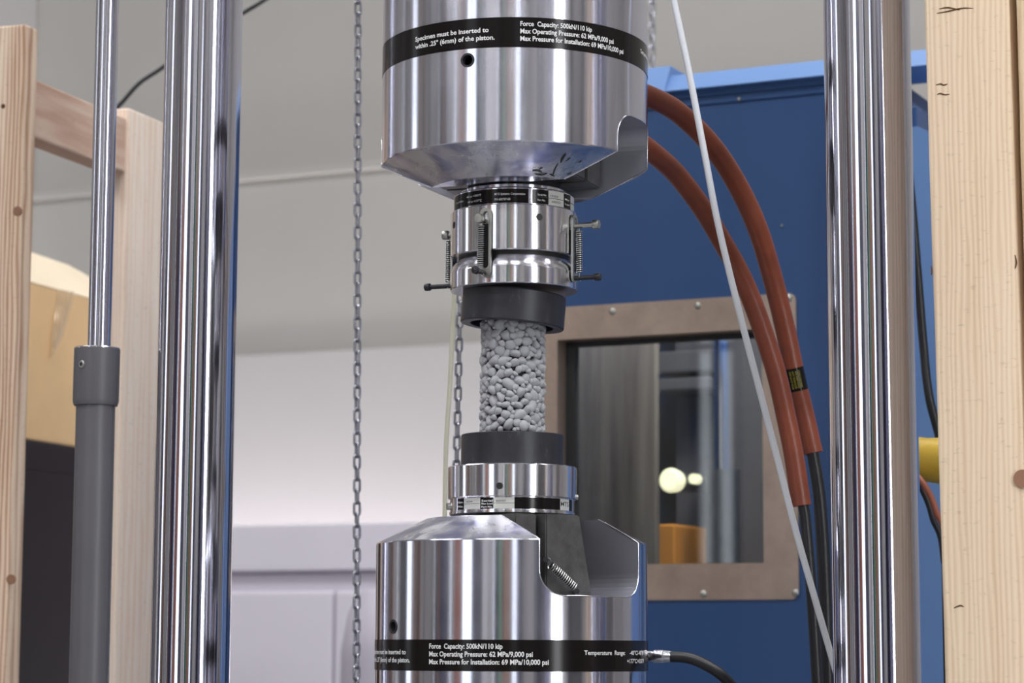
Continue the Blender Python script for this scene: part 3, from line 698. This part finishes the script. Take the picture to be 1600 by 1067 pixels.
# ------------------------------------------------------------------ lift cylinder on the left
YL = .237
t = thing('lift_cylinder', 'slim chrome rod rising from a grey collar and tube at the left', 'lift cylinder', P(140, 1067, YL))
pt = P(168.5, 0, YL); pm = P(155, 545, YL); d = (pt-pm)/(pt.z-pm.z)
bm = BM(); a = pm - d*.12; b = pm + d*(XH-pm.z)
q_ = Vector((0, 0, 1)).rotation_difference(b-a); lathe(bm, [(.0141, 0), (.0141, (b-a).length)], seg=96)
for v in bm.verts: v.co = a + q_ @ v.co
obj('rod', bm, M['column'], t, 30, origin=a)
c1 = P(152, 546, YL); c0_ = P(149.5, 634, YL); bb = P(139, 1067, YL); dd = (c0_-bb)/(c0_.z-bb.z); bb = c0_ + dd*(BASE-.0-c0_.z)
bm = BM(); q_ = Vector((0, 0, 1)).rotation_difference(c1-c0_); Lc = (c1-c0_).length
lathe(bm, [(.0262, 0), (.0272, .0035), (.0278, .006), (.0278, Lc)], seg=96)
for v in bm.verts: v.co = c0_ + q_ @ v.co
obj('collar', bm, M['pvc'], t, 30)
bm = BM(); lathe(bm, [(.0278, 0), (.0279, .001), (.0272, .0018), (.016, .002)], seg=96)
for v in bm.verts: v.co = c1 + q_ @ v.co
obj('collar_rim', bm, M['ring'], t, 30)
bm = BM(); q_ = Vector((0, 0, 1)).rotation_difference(c0_-bb); lathe(bm, [(.0243, 0), (.0236, (c0_-bb).length)], seg=96)
for v in bm.verts: v.co = bb + q_ @ v.co
obj('barrel', bm, M['pvc'], t, 30)
sp = P(130, 569, YL-.0278*.8); sd_ = Vector((-.62, -.78, 0))
bm = BM(); cyl(bm, sp-sd_*.004, sp+sd_*.0035, .0048, seg=20, prof=[(0, .0048), (.9, .0048), (1, .004)]); obj('set_screw', bm, M['zinc'], t, 40)
bm = BM(); cyl(bm, sp, sp+sd_*.0038, .0024, seg=6); obj('screw_socket', bm, M['bore'], t)

# ------------------------------------------------------------------ wood
Wd = Vector((.334, .943, 0)).normalized(); Wp = Vector((Wd.y, -Wd.x, 0))
def timber(name, label, corner_t, corner_b, ex, ey, m, z_top=None, z_bot=FLOOR, parent=None, bev=.004, wav=0, cat='wooden post'):
    """upright timber: a top and a bottom point of one edge, and two cross-section vectors"""
    d = (corner_t-corner_b)/(corner_t.z-corner_b.z); zt_ = corner_t.z if z_top is None else z_top
    a = corner_b + d*(z_bot-corner_b.z); h_ = d*(zt_-z_bot)
    bm = BM(); pbox(bm, a, ex, ey, h_, bev, 3)
    if wav:
        ed = [e for e in bm.edges if (e.verts[0].co-e.verts[1].co).length > .5]
        bmesh.ops.subdivide_edges(bm, edges=ed, cuts=60, use_grid_fill=False)
        for v in bm.verts:
            k = v.co.z
            v.co += Vector(ex).normalized()*wav*(math.sin(k*9)+.6*math.sin(k*23+1)+.4*math.sin(k*61))*(.4+.6*random.random()*0)
    o = obj(name, bm, m, parent, 40)
    if not parent: prop(o, label, cat)
    return o
Ya = .80
timber('wooden_post', 'knotty spruce post at the left edge with the cross beam fixed to it', P(40, 37, Ya), P(9, 1067, Ya), -Wp*.089, Wd*.038, M['wood_left'])
Yb = 3.825-D
timber('wooden_post', 'pinkish spruce post between the chrome rod and the left column', P(202, 168, Yb), P(180, 1067, Yb), -Wp*.038, Wd*.135, M['wood_pink'])
# cross beam
pa = P(56, 124, 3.56-D); pb = P(202, 168, Yb)
ln = (pb-pa).dot(Wd) - .001
bm = BM(); pbox(bm, Vector((0, 0, 0)), Vector((ln+.018, 0, 0)), Vector((0, .038, 0)), Vector((0, 0, -.089)), .003, 2)
me = bpy.data.meshes.new('wooden_beam'); bm.to_mesh(me); bm.free()
o = link('wooden_beam', me, M['wood_beam']); prop(o, 'short spruce cross beam joining the two left posts behind the chrome rod', 'beam')
o.matrix_world = Matrix.Translation(pa - Wd*.018) @ Matrix((Wd, -Wp, Z)).transposed().to_4x4()
# right posts, nearer than the machine
Yr = -.28
timber('wooden_post', 'broad pale wooden post right of the right steel column', P(1443, 0, Yr), P(1476, 1067, Yr), U*.088, V*.089, M['wood_pale'], z_top=1.05, wav=.0006)
timber('wooden_post', 'pale timber cut off by the right edge of the picture, behind the dark gap', P(1587, 0, Yr-.045), P(1619, 1067, Yr-.045), U*.09, V*.089, wood('side_spruce', srgb(226, 200, 162), srgb(205, 172, 132), srgb(240, 218, 186), 2, 1.1, 14), z_top=1.05, wav=.0011)
# pinned knots and cracks of the broad post are its own marks
post = [o for o in COL.objects if o.get('label', '').startswith('broad pale')][0]
def mark(name, pts, wdt, m, par, lift=.0):
    bm = BM(); tube(bm, spline(pts, 4), lambda s: wdt*(.25+.75*math.sin(PI*min(1, max(0, s)))**.7), 6); o = obj(name, bm, m, par, 60); return o
b_front = (P(1443, 0, Yr)).dot(V)
M['crack'] = mat('dark_crack', srgb(96, 62, 34), .9)
def FP(px, py):
    top = P(1443, 0, Yr); bot = P(1476, 1067, Yr); f = (py)/1067; bb_ = top.dot(V)*(1-f) + bot.dot(V)*f; return Q(px, py, bb_)
for pts in ([(1463, 21), (1480, 18), (1503, 13), (1521, 13)], [(1467, 14), (1482, 12), (1500, 16)], [(1455, 415), (1456, 424), (1455, 430)], [(1586, 398), (1588, 410), (1586, 420)], [(1490, 950), (1500, 946), (1506, 948)], [(1462, 133), (1470, 131), (1474, 133), (1481, 131)], [(1464, 148), (1469, 146), (1476, 148), (1484, 147)]):
    mark('crack', [FP(*p) for p in pts], .0008, M['crack'], post)
bm = BM(); kc = FP(1598, 748); cyl(bm, kc-V*.002, kc+V*-.0006, .009, seg=20); obj('knot', bm, M['brown'], post)
# knots of the left post
post = [o for o in COL.objects if o.get('label', '').startswith('knotty')][0]
for px, py, r_ in ((5, 166, .0045), (27, 330, .009), (17, 905, .009)):
    f = py/1067; T0 = P(40, 37, Ya); B0_ = P(9, 1067, Ya); n_ = Wd; ref = T0 + (B0_-T0)*f; d_ = ray(px, py); kc = CAMLOC + d_*((ref-CAMLOC).dot(n_)/d_.dot(n_))
    bm = BM(); cyl(bm, kc+Wd*.002, kc-Wd*.0005, r_*.8, seg=18); obj('knot', bm, M['crack'] if r_ < .006 else M['brown'], post)

# cardboard box on the dark cabinet behind the left posts
cz = P(45, 682, 1.75).z; pc = P(22, 682, 1.75)
t = thing('dark_cabinet', 'dark violet-grey cabinet behind the left post under the cardboard box', 'cabinet', Vector((pc.x, pc.y, FLOOR)))
bm = BM(); pbox(bm, Vector((pc.x, pc.y, FLOOR)), -Wp*.6, Wd*.62, Z*(cz-FLOOR), .006); obj('body', bm, M['dark'], t)
bm = BM(); pbox(bm, Vector((pc.x, pc.y, FLOOR+.08))+Wp*.0, Wp*.012, Wd*.62, Z*(cz-FLOOR-.14), .004); obj('side_panel', bm, M['dark'], t)
pc2 = pc + Wd*.02 - Wp*.01; hb = .26
hb = P(50, 437, 1.78).z - cz
t = thing('cardboard_box', 'tan cardboard box with a torn strip of clear tape on the dark cabinet', 'box', Vector((pc2.x, pc2.y, cz)))
bm = BM(); pbox(bm, Vector((pc2.x, pc2.y, cz)), -Wp*.4, Wd*.58, Z*hb, .003); obj('carton', bm, M['card'], t)
c_ = Vector((pc2.x, pc2.y, cz+hb)); bm = BM()
fl = [c_+Wp*.001, c_+Wd*.58+Wp*.001, c_+Wd*.50+Wp*.0-Wp*.05+Z*.03, c_+Wd*.30-Wp*.07+Z*.075, c_+Wd*.02-Wp*.08+Z*.085]
A = [bm.verts.new(p) for p in fl]; B = [bm.verts.new(p-Wp*.004) for p in fl]; bm.faces.new(A); bm.faces.new(B[::-1])
for i in range(5): j = (i+1) % 5; bm.faces.new((A[i], A[j], B[j], B[i]))
bmesh.ops.recalc_face_normals(bm, faces=bm.faces[:]); obj('flap', bm, M['cardl'], t, label='pale open flap')
def SP(px, py, off=.002):
    n_ = Wp; ref = pc2 + Wp*off; d_ = ray(px, py); return CAMLOC + d_*((ref-CAMLOC).dot(n_)/d_.dot(n_))
bm = BM(); L_ = [(90, 452), (87, 480), (84, 505), (80, 530), (79, 556)]; R_ = [(116, 455), (112, 475), (104, 500), (98, 525), (81, 557)]
A = [[bm.verts.new(SP(*l, .002+.006*random.random())), bm.verts.new(SP((l[0]+r2[0])/2, (l[1]+r2[1])/2, .004+.012*random.random())), bm.verts.new(SP(*r2, .002+.006*random.random()))] for l, r2 in zip(L_, R_)]
for i in range(4):
    for k in range(2): bm.faces.new((A[i][k], A[i][k+1], A[i+1][k+1], A[i+1][k]))
obj('tape', bm, M['tape'], t, label='shiny torn tape')
bm = BM(); pc3 = pc + Wd*.30 + Wp*-.006; 
o = None
pbox(bm, Vector((pc3.x, pc3.y, cz))+Wp*-.004, Wp*.012, Wd*.2, Z*.012, .003); o = obj('tray', bm, M['blackox']); prop(o, 'thin black tray edge lying on the dark cabinet beside the cardboard box', 'tray')

# low storage unit in front of the back wall
bS = 3.2; qt = Q(365, 821, bS)
t = thing('storage_unit', 'low pale lilac storage unit along the back wall behind the left chain', 'storage unit', ab(-3.2, bS, FLOOR))
ztop_ = qt.z; z2_ = Q(365, 893, bS).z; z3_ = Q(365, 925, bS).z
aE = Q(760, 900, bS).dot(U)
bm = BM(); rbox(bm, -5.2, aE, bS+.04, bS+.22, FLOOR, ztop_-.005, .004); obj('body', bm, M['lilac'], t)
bm = BM(); rbox(bm, -5.2, aE, bS, bS+.04, z2_, ztop_, .004); obj('top_panel', bm, M['lilac'], t)
bm = BM(); rbox(bm, -5.2, aE, bS+.02, bS+.04, z3_, z2_, .0); obj('groove', bm, M['lilacd'], t, label='darker recessed groove')
aw = (aE+5.2)/8
for k in range(8):
    bm = BM(); rbox(bm, -5.2+aw*k+.004, -5.2+aw*(k+1)-.004, bS-.0, bS+.04, z3_-.55, z3_, .006); obj('door', bm, M['lilac'], t)
qa = Q(540, 940, 2.6)
t = thing('pedestal', 'grey rounded pedestal fan base seen low behind the left chain', 'pedestal', Vector((qa.x, qa.y, FLOOR)))
qb = Q(600, 925, 2.6); bm = BM(); ra = (qb-qa).length
lathe(bm, [(ra*1.05, FLOOR), (ra*.95, qa.z-.12), (ra*.8, qa.z-.03), (ra*.55, qb.z), (ra*.1, qb.z+.01)], (qb.x, qb.y), 48); obj('housing', bm, M['lilacd'], t, 40)

# ------------------------------------------------------------------ blue chamber with window
bC = 1.19
def CQ(px, py, b=bC): return Q(px, py, b)
aL = CQ(800, 533).dot(U); aR = CQ(1392, 533).dot(U); ztC = CQ(1285, 121).z
fo_l, fo_r = CQ(818, 700).dot(U), CQ(1247, 700).dot(U); fo_t, fo_b = CQ(1240, 458).z, CQ(1250, 936.5).z
wi_l, wi_r = CQ(872, 700).dot(U), CQ(1193, 700).dot(U); wi_t, wi_b = CQ(1190, 514).z, CQ(1194, 879.5).z
t = thing('test_chamber', 'blue steel cabinet with a dark window behind the grips', 'chamber', ab(aL, bC, FLOOR))
bD = bC+.75
bm = BM()
rbox(bm, aL, wi_l-.01, bC, bC+.06, FLOOR+.1, ztC); rbox(bm, wi_r+.01, aR, bC, bC+.06, FLOOR+.1, ztC)
rbox(bm, wi_l-.01, wi_r+.01, bC, bC+.06, FLOOR+.1, wi_b-.01); rbox(bm, wi_l-.01, wi_r+.01, bC, bC+.06, wi_t+.01, ztC)
obj('front_panel', bm, M['blue'], t)
bm = BM(); rbox(bm, aL, aL+.02, bC+.06, bD, FLOOR, ztC); rbox(bm, aR-.02, aR, bC+.06, bD, FLOOR, ztC); rbox(bm, aL, aR, bD-.02, bD, FLOOR, ztC); rbox(bm, aL, aR, bC+.06, bD, ztC-.02, ztC); rbox(bm, aL, aR, bC+.06, bD, FLOOR, FLOOR+.1); obj('shell', bm, M['blue'], t)
# sloping top rail and lip
zt1 = CQ(1285, 92.5).z; zt1b = zt1
a47 = CQ(1047, 115).dot(U); aRR = CQ(1500, 90).dot(U)
bm = BM()
def rail(a0, a1, zlo, zhi, b0, slope):
    vs = [ab(a0, b0, zlo), ab(a1, b0, zlo), ab(a1, b0+slope, zhi), ab(a0, b0+slope, zhi)]; bk = [ab(a0, b0+.12, zlo), ab(a1, b0+.12, zlo), ab(a1, b0+.12, zhi), ab(a0, b0+.12, zhi)]
    A = [bm.verts.new(v) for v in vs]; B = [bm.verts.new(v) for v in bk]; bm.faces.new(A); bm.faces.new(B[::-1])
    for i in range(4): j = (i+1) % 4; bm.faces.new((A[i], B[i], B[j], A[j]))
    bmesh.ops.recalc_face_normals(bm, faces=bm.faces[:])
rail(a47, aRR, ztC-.002, zt1, bC-.022, .028); rail(aL, a47, ztC-.004, zt1+.016, bC-.026, .028)
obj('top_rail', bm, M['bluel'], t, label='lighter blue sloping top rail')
bm = BM(); zz = CQ(1285, 131).z; rbox(bm, aL, aR, bC-.007, bC, zz-.003, ztC-.001, .001); obj('lip', bm, M['blue'], t)
zz2 = CQ(1285, 146).z; bm = BM(); rbox(bm, aL, aR, bC-.004, bC, zz2, zz-.003, .001); obj('lip', bm, M['blue'], t)
def screw(px, py, b, par, r_=.006):
    c_ = Q(px, py, b); bm = BM(); cyl(bm, c_+V*.0, c_-V*.0035, r_, seg=18, prof=[(0, r_), (.5, r_*.92), (.85, r_*.6), (1, r_*.3)]); s_ = obj('screw', bm, M['zinc'], par, 60)
    return s_
screw(1155, 155, bC-.004, t, .0035); screw(1193, 353, bC, t, .0025); screw(1222, 353, bC, t, .0025)
# stainless flange round the window
def outline_plate(l, r_, b_, t_, rad):
    o = []
    for cx_, cz_, a0 in ((r_-rad, t_-rad, 0), (l+rad, t_-rad, PI/2), (l+rad, b_+rad, PI), (r_-rad, b_+rad, 3*PI/2)):
        for k in range(7): a = a0+PI/2*k/6; o.append((cx_+rad*math.cos(a), cz_+rad*math.sin(a)))
    return o
oo = outline_plate(fo_l, fo_r, fo_b, fo_t, .012); ii = outline_plate(wi_l, wi_r, wi_b, wi_t, .0015)
bm = BM(); F0 = [bm.verts.new(ab(a, bC-.004, z_)) for a, z_ in oo]; F1 = [bm.verts.new(ab(a, bC, z_)) for a, z_ in oo]
G0 = [bm.verts.new(ab(a, bC-.004, z_)) for a, z_ in ii]; G1 = [bm.verts.new(ab(a, bC+.055, z_)) for a, z_ in ii]
n = len(oo)
for i in range(n):
    j = (i+1) % n; bm.faces.new((F0[i], F0[j], F1[j], F1[i])); bm.faces.new((F0[i], G0[i], G0[j], F0[j])); bm.faces.new((G0[i], G1[i], G1[j], G0[j]))
bmesh.ops.recalc_face_normals(bm, faces=bm.faces[:]); fl = obj('window_flange', bm, M['flange'], t)
for px, py in ((957, 486.5), (1090, 477.5), (1232, 465.5), (1240, 770), (1243.5, 926.5), (1099, 928)): screw(px, py, bC-.004, fl)
bm = BM()
g0 = .016
rbox(bm, wi_l, wi_l+g0, bC+.03, bC+.05, wi_b, wi_t); rbox(bm, wi_r-g0*.5, wi_r, bC+.03, bC+.05, wi_b, wi_t); rbox(bm, wi_l, wi_r, bC+.03, bC+.05, wi_t-.008, wi_t); obj('gasket', bm, M['gasket'], t)
bm = BM(); rbox(bm, wi_l+.002, wi_r-.002, bC+.036, bC+.042, wi_b+.002, wi_t-.002); obj('window_pane', bm, M['glass'], t, label='dark reflecting window pane')
bI = bC+.35
a25 = Q(1024, 700, bC+.2).dot(U); a26 = Q(1010, 700, bI+.2).dot(U)
bm = BM(); rbox(bm, aL+.02, a25, bC+.20, bC+.22, FLOOR+.1, ztC-.02); obj('liner_panel', bm, M['liner'], t, label='brown-grey liner panel inside the window')
bm = BM(); rbox(bm, a25-.1, aR-.02, bI+.2, bI+.22, FLOOR+.1, ztC-.02); obj('liner_panel', bm, M['pvc'], t)
# objects inside
area('chamber_light', ab((aL+aR)/2, bC+.14, ztC-.05), (0, 0, -TH), .6, .1, 12, (1, .95, .88))  # added fill without a fitting, brightens the chamber interior
c_ = Q(1046, 750, bI); t2 = thing('lamp', 'glowing round work lamp seen through the chamber window', 'lamp', c_)
bm = BM(); q0 = Q(1064, 750, bI); rl = (q0-c_).length; cyl(bm, c_, c_+V*.03, rl*.85, seg=28, prof=[(0, rl*.75), (.3, rl), (1, rl*.9)]); obj('bulb', bm, M['bulb'], t2, 50)
bm = BM(); cyl(bm, c_+V*.03, c_+V*.215, rl*.9, rl*.4, seg=20); obj('lamp_housing', bm, M['machine'], t2, 50)
c_ = Q(1084, 748, bI+.05); bm = BM(); rs_ = rl*.42; cyl(bm, c_, c_+V*.02, rs_, seg=20); o = obj('lamp', bm, M['bulb'], None); prop(o, 'smaller second glow right of the round work lamp in the chamber window', 'lamp'); bm = BM(); cyl(bm, c_+V*.02, c_+V*.155, rs_*.4, seg=10); obj('lamp_stem', bm, M['machine'], o)
p0 = Q(1028, 820, bI); p1 = Q(1062, 900, bI); bm = BM(); rbox(bm, p0.dot(U), p1.dot(U), bI-.02, bI+.18, FLOOR+.1, p0.z, .004); o = obj('orange_box', bm, M['orange']); prop(o, 'tall orange box standing inside the chamber below the lamp', 'box')
for (x0, y0, x1, y1) in ((1026, 550, 1110, 580), (1026, 592, 1110, 608)):
    p0 = Q(x0, y0, bI+.1); p1 = Q(x1, y1, bI+.1); bm = BM(); rbox(bm, p0.dot(U), p1.dot(U), bI+.1, bI+.2, p1.z, p0.z, .004); obj('inner_shelf', bm, M['pvc'], t, label='pale shelf inside the window')
p0 = Q(1118, 530, bI); p1 = Q(1152, 735, bI)
c_ = Q(1130, 735, bI); bm = BM(); lathe(bm, [(.014, c_.z), (.014, ztC-.02)], (c_.x, c_.y), 32); o1 = thing('inner_rod', 'slim steel rod above a dark cylinder inside the chamber', 'actuator', (c_.x, c_.y, FLOOR+.1)); obj('rod', bm, M['column'], o1, 30)  # solid rod and barrel stand in for a cylinder reflected in the pane
bm = BM(); lathe(bm, [(.03, FLOOR+.1), (.03, c_.z)], (c_.x, c_.y), 32); obj('barrel', bm, M['machine'], o1, 30)

# lighter blue side machine and grey post seen between the right column and the right timber
t = thing('side_machine', 'narrow light blue machine side between the right steel column and the wooden post', 'machine', Q(1440, 1067, 1.6)*1)
p0 = Q(1424, 200, 1.05); a0_ = p0.dot(U)
bm = BM(); vs = []
ztA = Q(1428, 198, 1.05).z; ztB = Q(1450, 218, 1.05).z
prof = [(a0_-.03, FLOOR), (a0_+.7, FLOOR), (a0_+.7, ztB-.2), (a0_+.05, ztB), (a0_+.01, ztA), (a0_-.03, ztA)]
A = [bm.verts.new(ab(a, 1.05, z_)) for a, z_ in prof]; B = [bm.verts.new(ab(a, 1.5, z_)) for a, z_ in prof]; bm.faces.new(A); bm.faces.new(B[::-1])
for i in range(6): j = (i+1) % 6; bm.faces.new((A[i], B[i], B[j], A[j]))
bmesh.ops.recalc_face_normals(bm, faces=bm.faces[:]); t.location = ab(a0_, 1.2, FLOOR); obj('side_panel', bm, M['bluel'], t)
bm = BM(); c0_ = Q(1431, 168, 1.08); rbox(bm, c0_.dot(U)-.02, c0_.dot(U)+.004, 1.07, 1.1, Q(1431, 200, 1.08).z-.05, c0_.z, .002); obj('bracket', bm, M['blue'], t)
# yellow foam-wrapped pipe
y0 = P(1425, 716, .45); y1 = P(1500, 722, .40)
t = thing('foam_pipe', 'short yellow foam-wrapped pipe poking out left of the broad wooden post', 'pipe', y0)
rp = 35/F*(D+.43)
bm = BM(); cyl(bm, P(1395, 715, .45), y1, rp, seg=24, prof=[(0, rp*.9), (.02, rp), (.3, rp*1.02), (.5, rp*.98), (.7, rp*1.03), (1, rp)]); obj('foam', bm, M['yellow'], t, 60)
bm = BM(); cyl(bm, P(1380, 715, .46), P(1398, 715, .45), rp*.5, seg=16); obj('pipe_core', bm, M['blackox'], t, 60)
t = None
bm = BM(); tube(bm, spline([P(1405, 150, .56), P(1422, 290, .56), P(1434, 430, .56), P(1443, 540, .56), P(1452, 620, .55), P(1475, 720, .55), P(1490, 900, .55), P(1492, 1150, .55), Vector((P(1492, 1150, .55).x, .55, FLOOR+.02))]), .0062, 10)
o = obj('cable', bm, M['rubber'], None, 60); prop(o, 'black cable hanging between the right column and the broad wooden post', 'cable')
bm = BM(); tube(bm, spline([P(1425, 735, .40), P(1440, 752, .38), P(1454, 775, .38), P(1463, 800, .38), P(1480, 860, .38), P(1485, 1100, .38), Vector((P(1485, 1100, .38).x, .38, FLOOR+.02))]), .004, 8)
o = obj('cable', bm, M['red'], None, 60); prop(o, 'thin dark red cable just below the yellow foam pipe', 'cable')
bm = BM(); tube(bm, spline([P(1425, 745, .42), P(1437, 758, .40), P(1450, 785, .40), P(1458, 812, .40), P(1474, 870, .40), P(1480, 1100, .40), Vector((P(1480, 1100, .40).x, .40, FLOOR+.02))]), .004, 8)
o = obj('cable', bm, M['rubber'], None, 60); prop(o, 'thin black cable beside the dark red one below the yellow foam pipe', 'cable')

# ------------------------------------------------------------------ hoses from the upper grip
def hose(label, pts, k, rs_, rb, tail, sticker=None):
    """pts: sleeve centre-line (px, py, Y); tail: black hose"""
    t = thing('hydraulic_hose', label, 'hose', P(*pts[0]))
    sl = spline([P(*p) for p in pts], 10); bm = BM(); tube(bm, sl, rs_, 20); obj('sleeve', bm, M['sleeve'], t, 60, label='rust red protective sleeve')
    tl = spline([P(*p) for p in tail], 8); bm = BM(); tube(bm, tl, rb, 14); obj('inner_hose', bm, M['rubber'], t, 60, label='black rubber hose')
    if sticker: sticker(sl, t, rs_)
    return t
def stick(sl, t, rs_):
    tgt = P(1243, 592, .33); i = min(range(len(sl)), key=lambda k: (sl[k]-tgt).length); p = sl[i]; d = (sl[i+1]-sl[i-1]).normalized()
    vdir = (CAMLOC-p).normalized(); vdir = (vdir - d*vdir.dot(d)).normalized(); side = d.cross(vdir)
    bm = BM(); rows = []; hl = .0145; n = 10
    for k in range(n+1):
        a = math.radians(-75+150*k/n); e = vdir*math.cos(a)+side*math.sin(a)
        rows.append([bm.verts.new(p+e*(rs_+.0005)+d*s) for s in (-hl, 0, hl)])
    for k in range(n):
        for s in range(2): bm.faces.new((rows[k][s], rows[k+1][s], rows[k+1][s+1], rows[k][s+1]))
    st = obj('sticker', bm, M['band'], t, 60, label='black warning sticker')
    bm = BM()
    for r0_, txt in enumerate(('KEEP AWAY FROM', 'HOT SURFACES', 'AND SHARP EDGES', 'CHECK FOR WEAR')):
        me = text_mesh(txt, .022, .0021, .02); k0 = len(bm.verts); bm.from_mesh(me); bm.verts.ensure_lookup_table(); bpy.data.meshes.remove(me)
        for v in bm.verts[k0:]:
            a = (-.0062 + r0_*.0036 + v.co.y)/rs_; e = vdir*math.cos(a)-side*math.sin(a)*(1)
            v.co = p + e*(rs_+.0009) + d*(v.co.x-.011)
    ym = mat('yellow_ink', srgb(150, 140, 40), .5); obj('lettering', bm, ym, st, label='yellow lettering')
hose('rust red sleeved hose arching highest from the upper grip with a black sticker', [(985, 140, .09), (1020, 153, .12), (1060, 176, .16), (1110, 225, .2), (1150, 285, .24), (1183, 355, .27), (1206, 430, .3), (1226, 510, .32), (1243, 592, .33), (1257, 650, .34), (1270, 708, .34)], 0, .0128, .0078,
     [(1266, 690, .34), (1272, 720, .34), (1281, 780, .34), (1287, 860, .34), (1291, 960, .34), (1294, 1067, .34), (1300, 1200, .34), (1330, 1500, .34)], stick)
hose('rust red sleeved hose leaving the upper grip lower down, nearer the window', [(985, 212, .06), (1018, 237, .08), (1055, 270, .12), (1095, 322, .16), (1130, 380, .2), (1160, 435, .22), (1186, 500, .23), (1212, 580, .24), (1228, 650, .25), (1240, 710, .25), (1252, 790, .25)], 0, .0122, .0068,
     [(1250, 775, .25), (1257, 800, .25), (1263, 860, .25), (1270, 950, .25), (1277, 1067, .25), (1285, 1200, .25), (1310, 1500, .25)])
bm = BM(); tube(bm, spline([P(1264, 640, .42), P(1269, 680, .46), P(1276, 760, .5), P(1284, 900, .5), P(1288, 1100, .5), P(1290, 1500, .5)]), .0055, 10)
o = obj('hose', bm, M['rubber'], None, 60); prop(o, 'third black hose running down beside the two sleeved hoses', 'hose')
# clear nylon tube
bm = BM(); tube(bm, spline([P(1044, -60, -.05), P(1053, 0, -.05), P(1075, 105, -.05), P(1098, 225, -.04), P(1122, 350, -.03), P(1152, 475, -.02), P(1183, 595, 0), P(1213, 710, .02), P(1245, 835, .03), P(1276, 945, .04), P(1299, 1025, .05), P(1335, 1150, .06), P(1400, 1400, .08)]), .0038, 12)
o = obj('nylon_tube', bm, M['tubew'], None, 60); prop(o, 'thin translucent white tube slanting in front of the red hoses', 'tube')
# cream tube behind the specimen and the black cable top left
bm = BM(); tube(bm, spline([P(724, 100, .35), P(716, 330, .35), P(709.5, 470, .35), P(703, 600, .35), P(697, 700, .35), P(695, 810, .35), P(693, 1000, .35), P(693, 1250, .35)]), .0030, 10)
o = obj('cream_tube', bm, M['cream'], None, 60); prop(o, 'thin cream tube running down beside the chain left of the specimen', 'tube')
bm = BM(); tube(bm, spline([P(150, 200, 1.6), P(186, 165, 1.6), P(218, 130, 1.6), P(256, 104, 1.6), P(320, 55, 1.6), P(382, 19, 1.6), P(430, -12, 1.6), P(560, -110, 1.7), P(700, -250, 1.8)]), .0042, 8)
o = obj('cable', bm, M['rubber'], None, 60); prop(o, 'black cable arching behind the left column near the top', 'cable')

# ------------------------------------------------------------------ chains
def link_mesh(p, wire, hw):
    bm = BM(); pts = []; hl = p/2 + wire*.9 - hw
    hl = max(hl, .001); n = 8
    for k in range(n+1): a = PI*k/n; pts.append(Vector((hw*math.cos(a), 0, hl+hw*math.sin(a))))
    for k in range(n+1): a = PI+PI*k/n; pts.append(Vector((hw*math.cos(a), 0, -hl+hw*math.sin(a))))
    tube(bm, pts, wire, 8, True); me = bpy.data.meshes.new('chain_link'); bm.to_mesh(me); bm.free(); me.polygons.foreach_set('use_smooth', [True]*len(me.polygons)); me.materials.append(M['chain']); return me
def chain(label, x0, y0, x1, y1, Y, ppx, tw=.35):
    dpt = Y+D; p = ppx/F*dpt; top = P(x0, y0, Y); bot = P(x1, y1, Y); n = int((top-bot).length/p); d = (bot-top).normalized()
    t = thing('chain', label, 'chain', top); me = link_mesh(p, 2.15/F*dpt, 4.6/F*dpt)
    q_ = Vector((0, 0, -1)).rotation_difference(d).to_matrix().to_4x4()
    for i in range(n):
        o = bpy.data.objects.new('link', me); COL.objects.link(o); o.parent = t
        ang = tw + (PI/2 if i % 2 else 0) + .12*math.sin(i*.23)
        o.matrix_local = Matrix.Translation(d*p*(i+.5)) @ q_ @ Matrix.Rotation(ang, 4, 'Z')
chain('long steel chain hanging free between the left column and the grips', 559.5, -30, 557, 1100, .62, 18.2, .5)
chain('steel chain beside the cream tube just left of the specimen', 729, -30, 705, 1120, .5, 19.3, .3)
chain('steel chain showing at the right shoulder of the upper grip', 1019, -30, 1018, 330, 2.1, 18.2, .4)
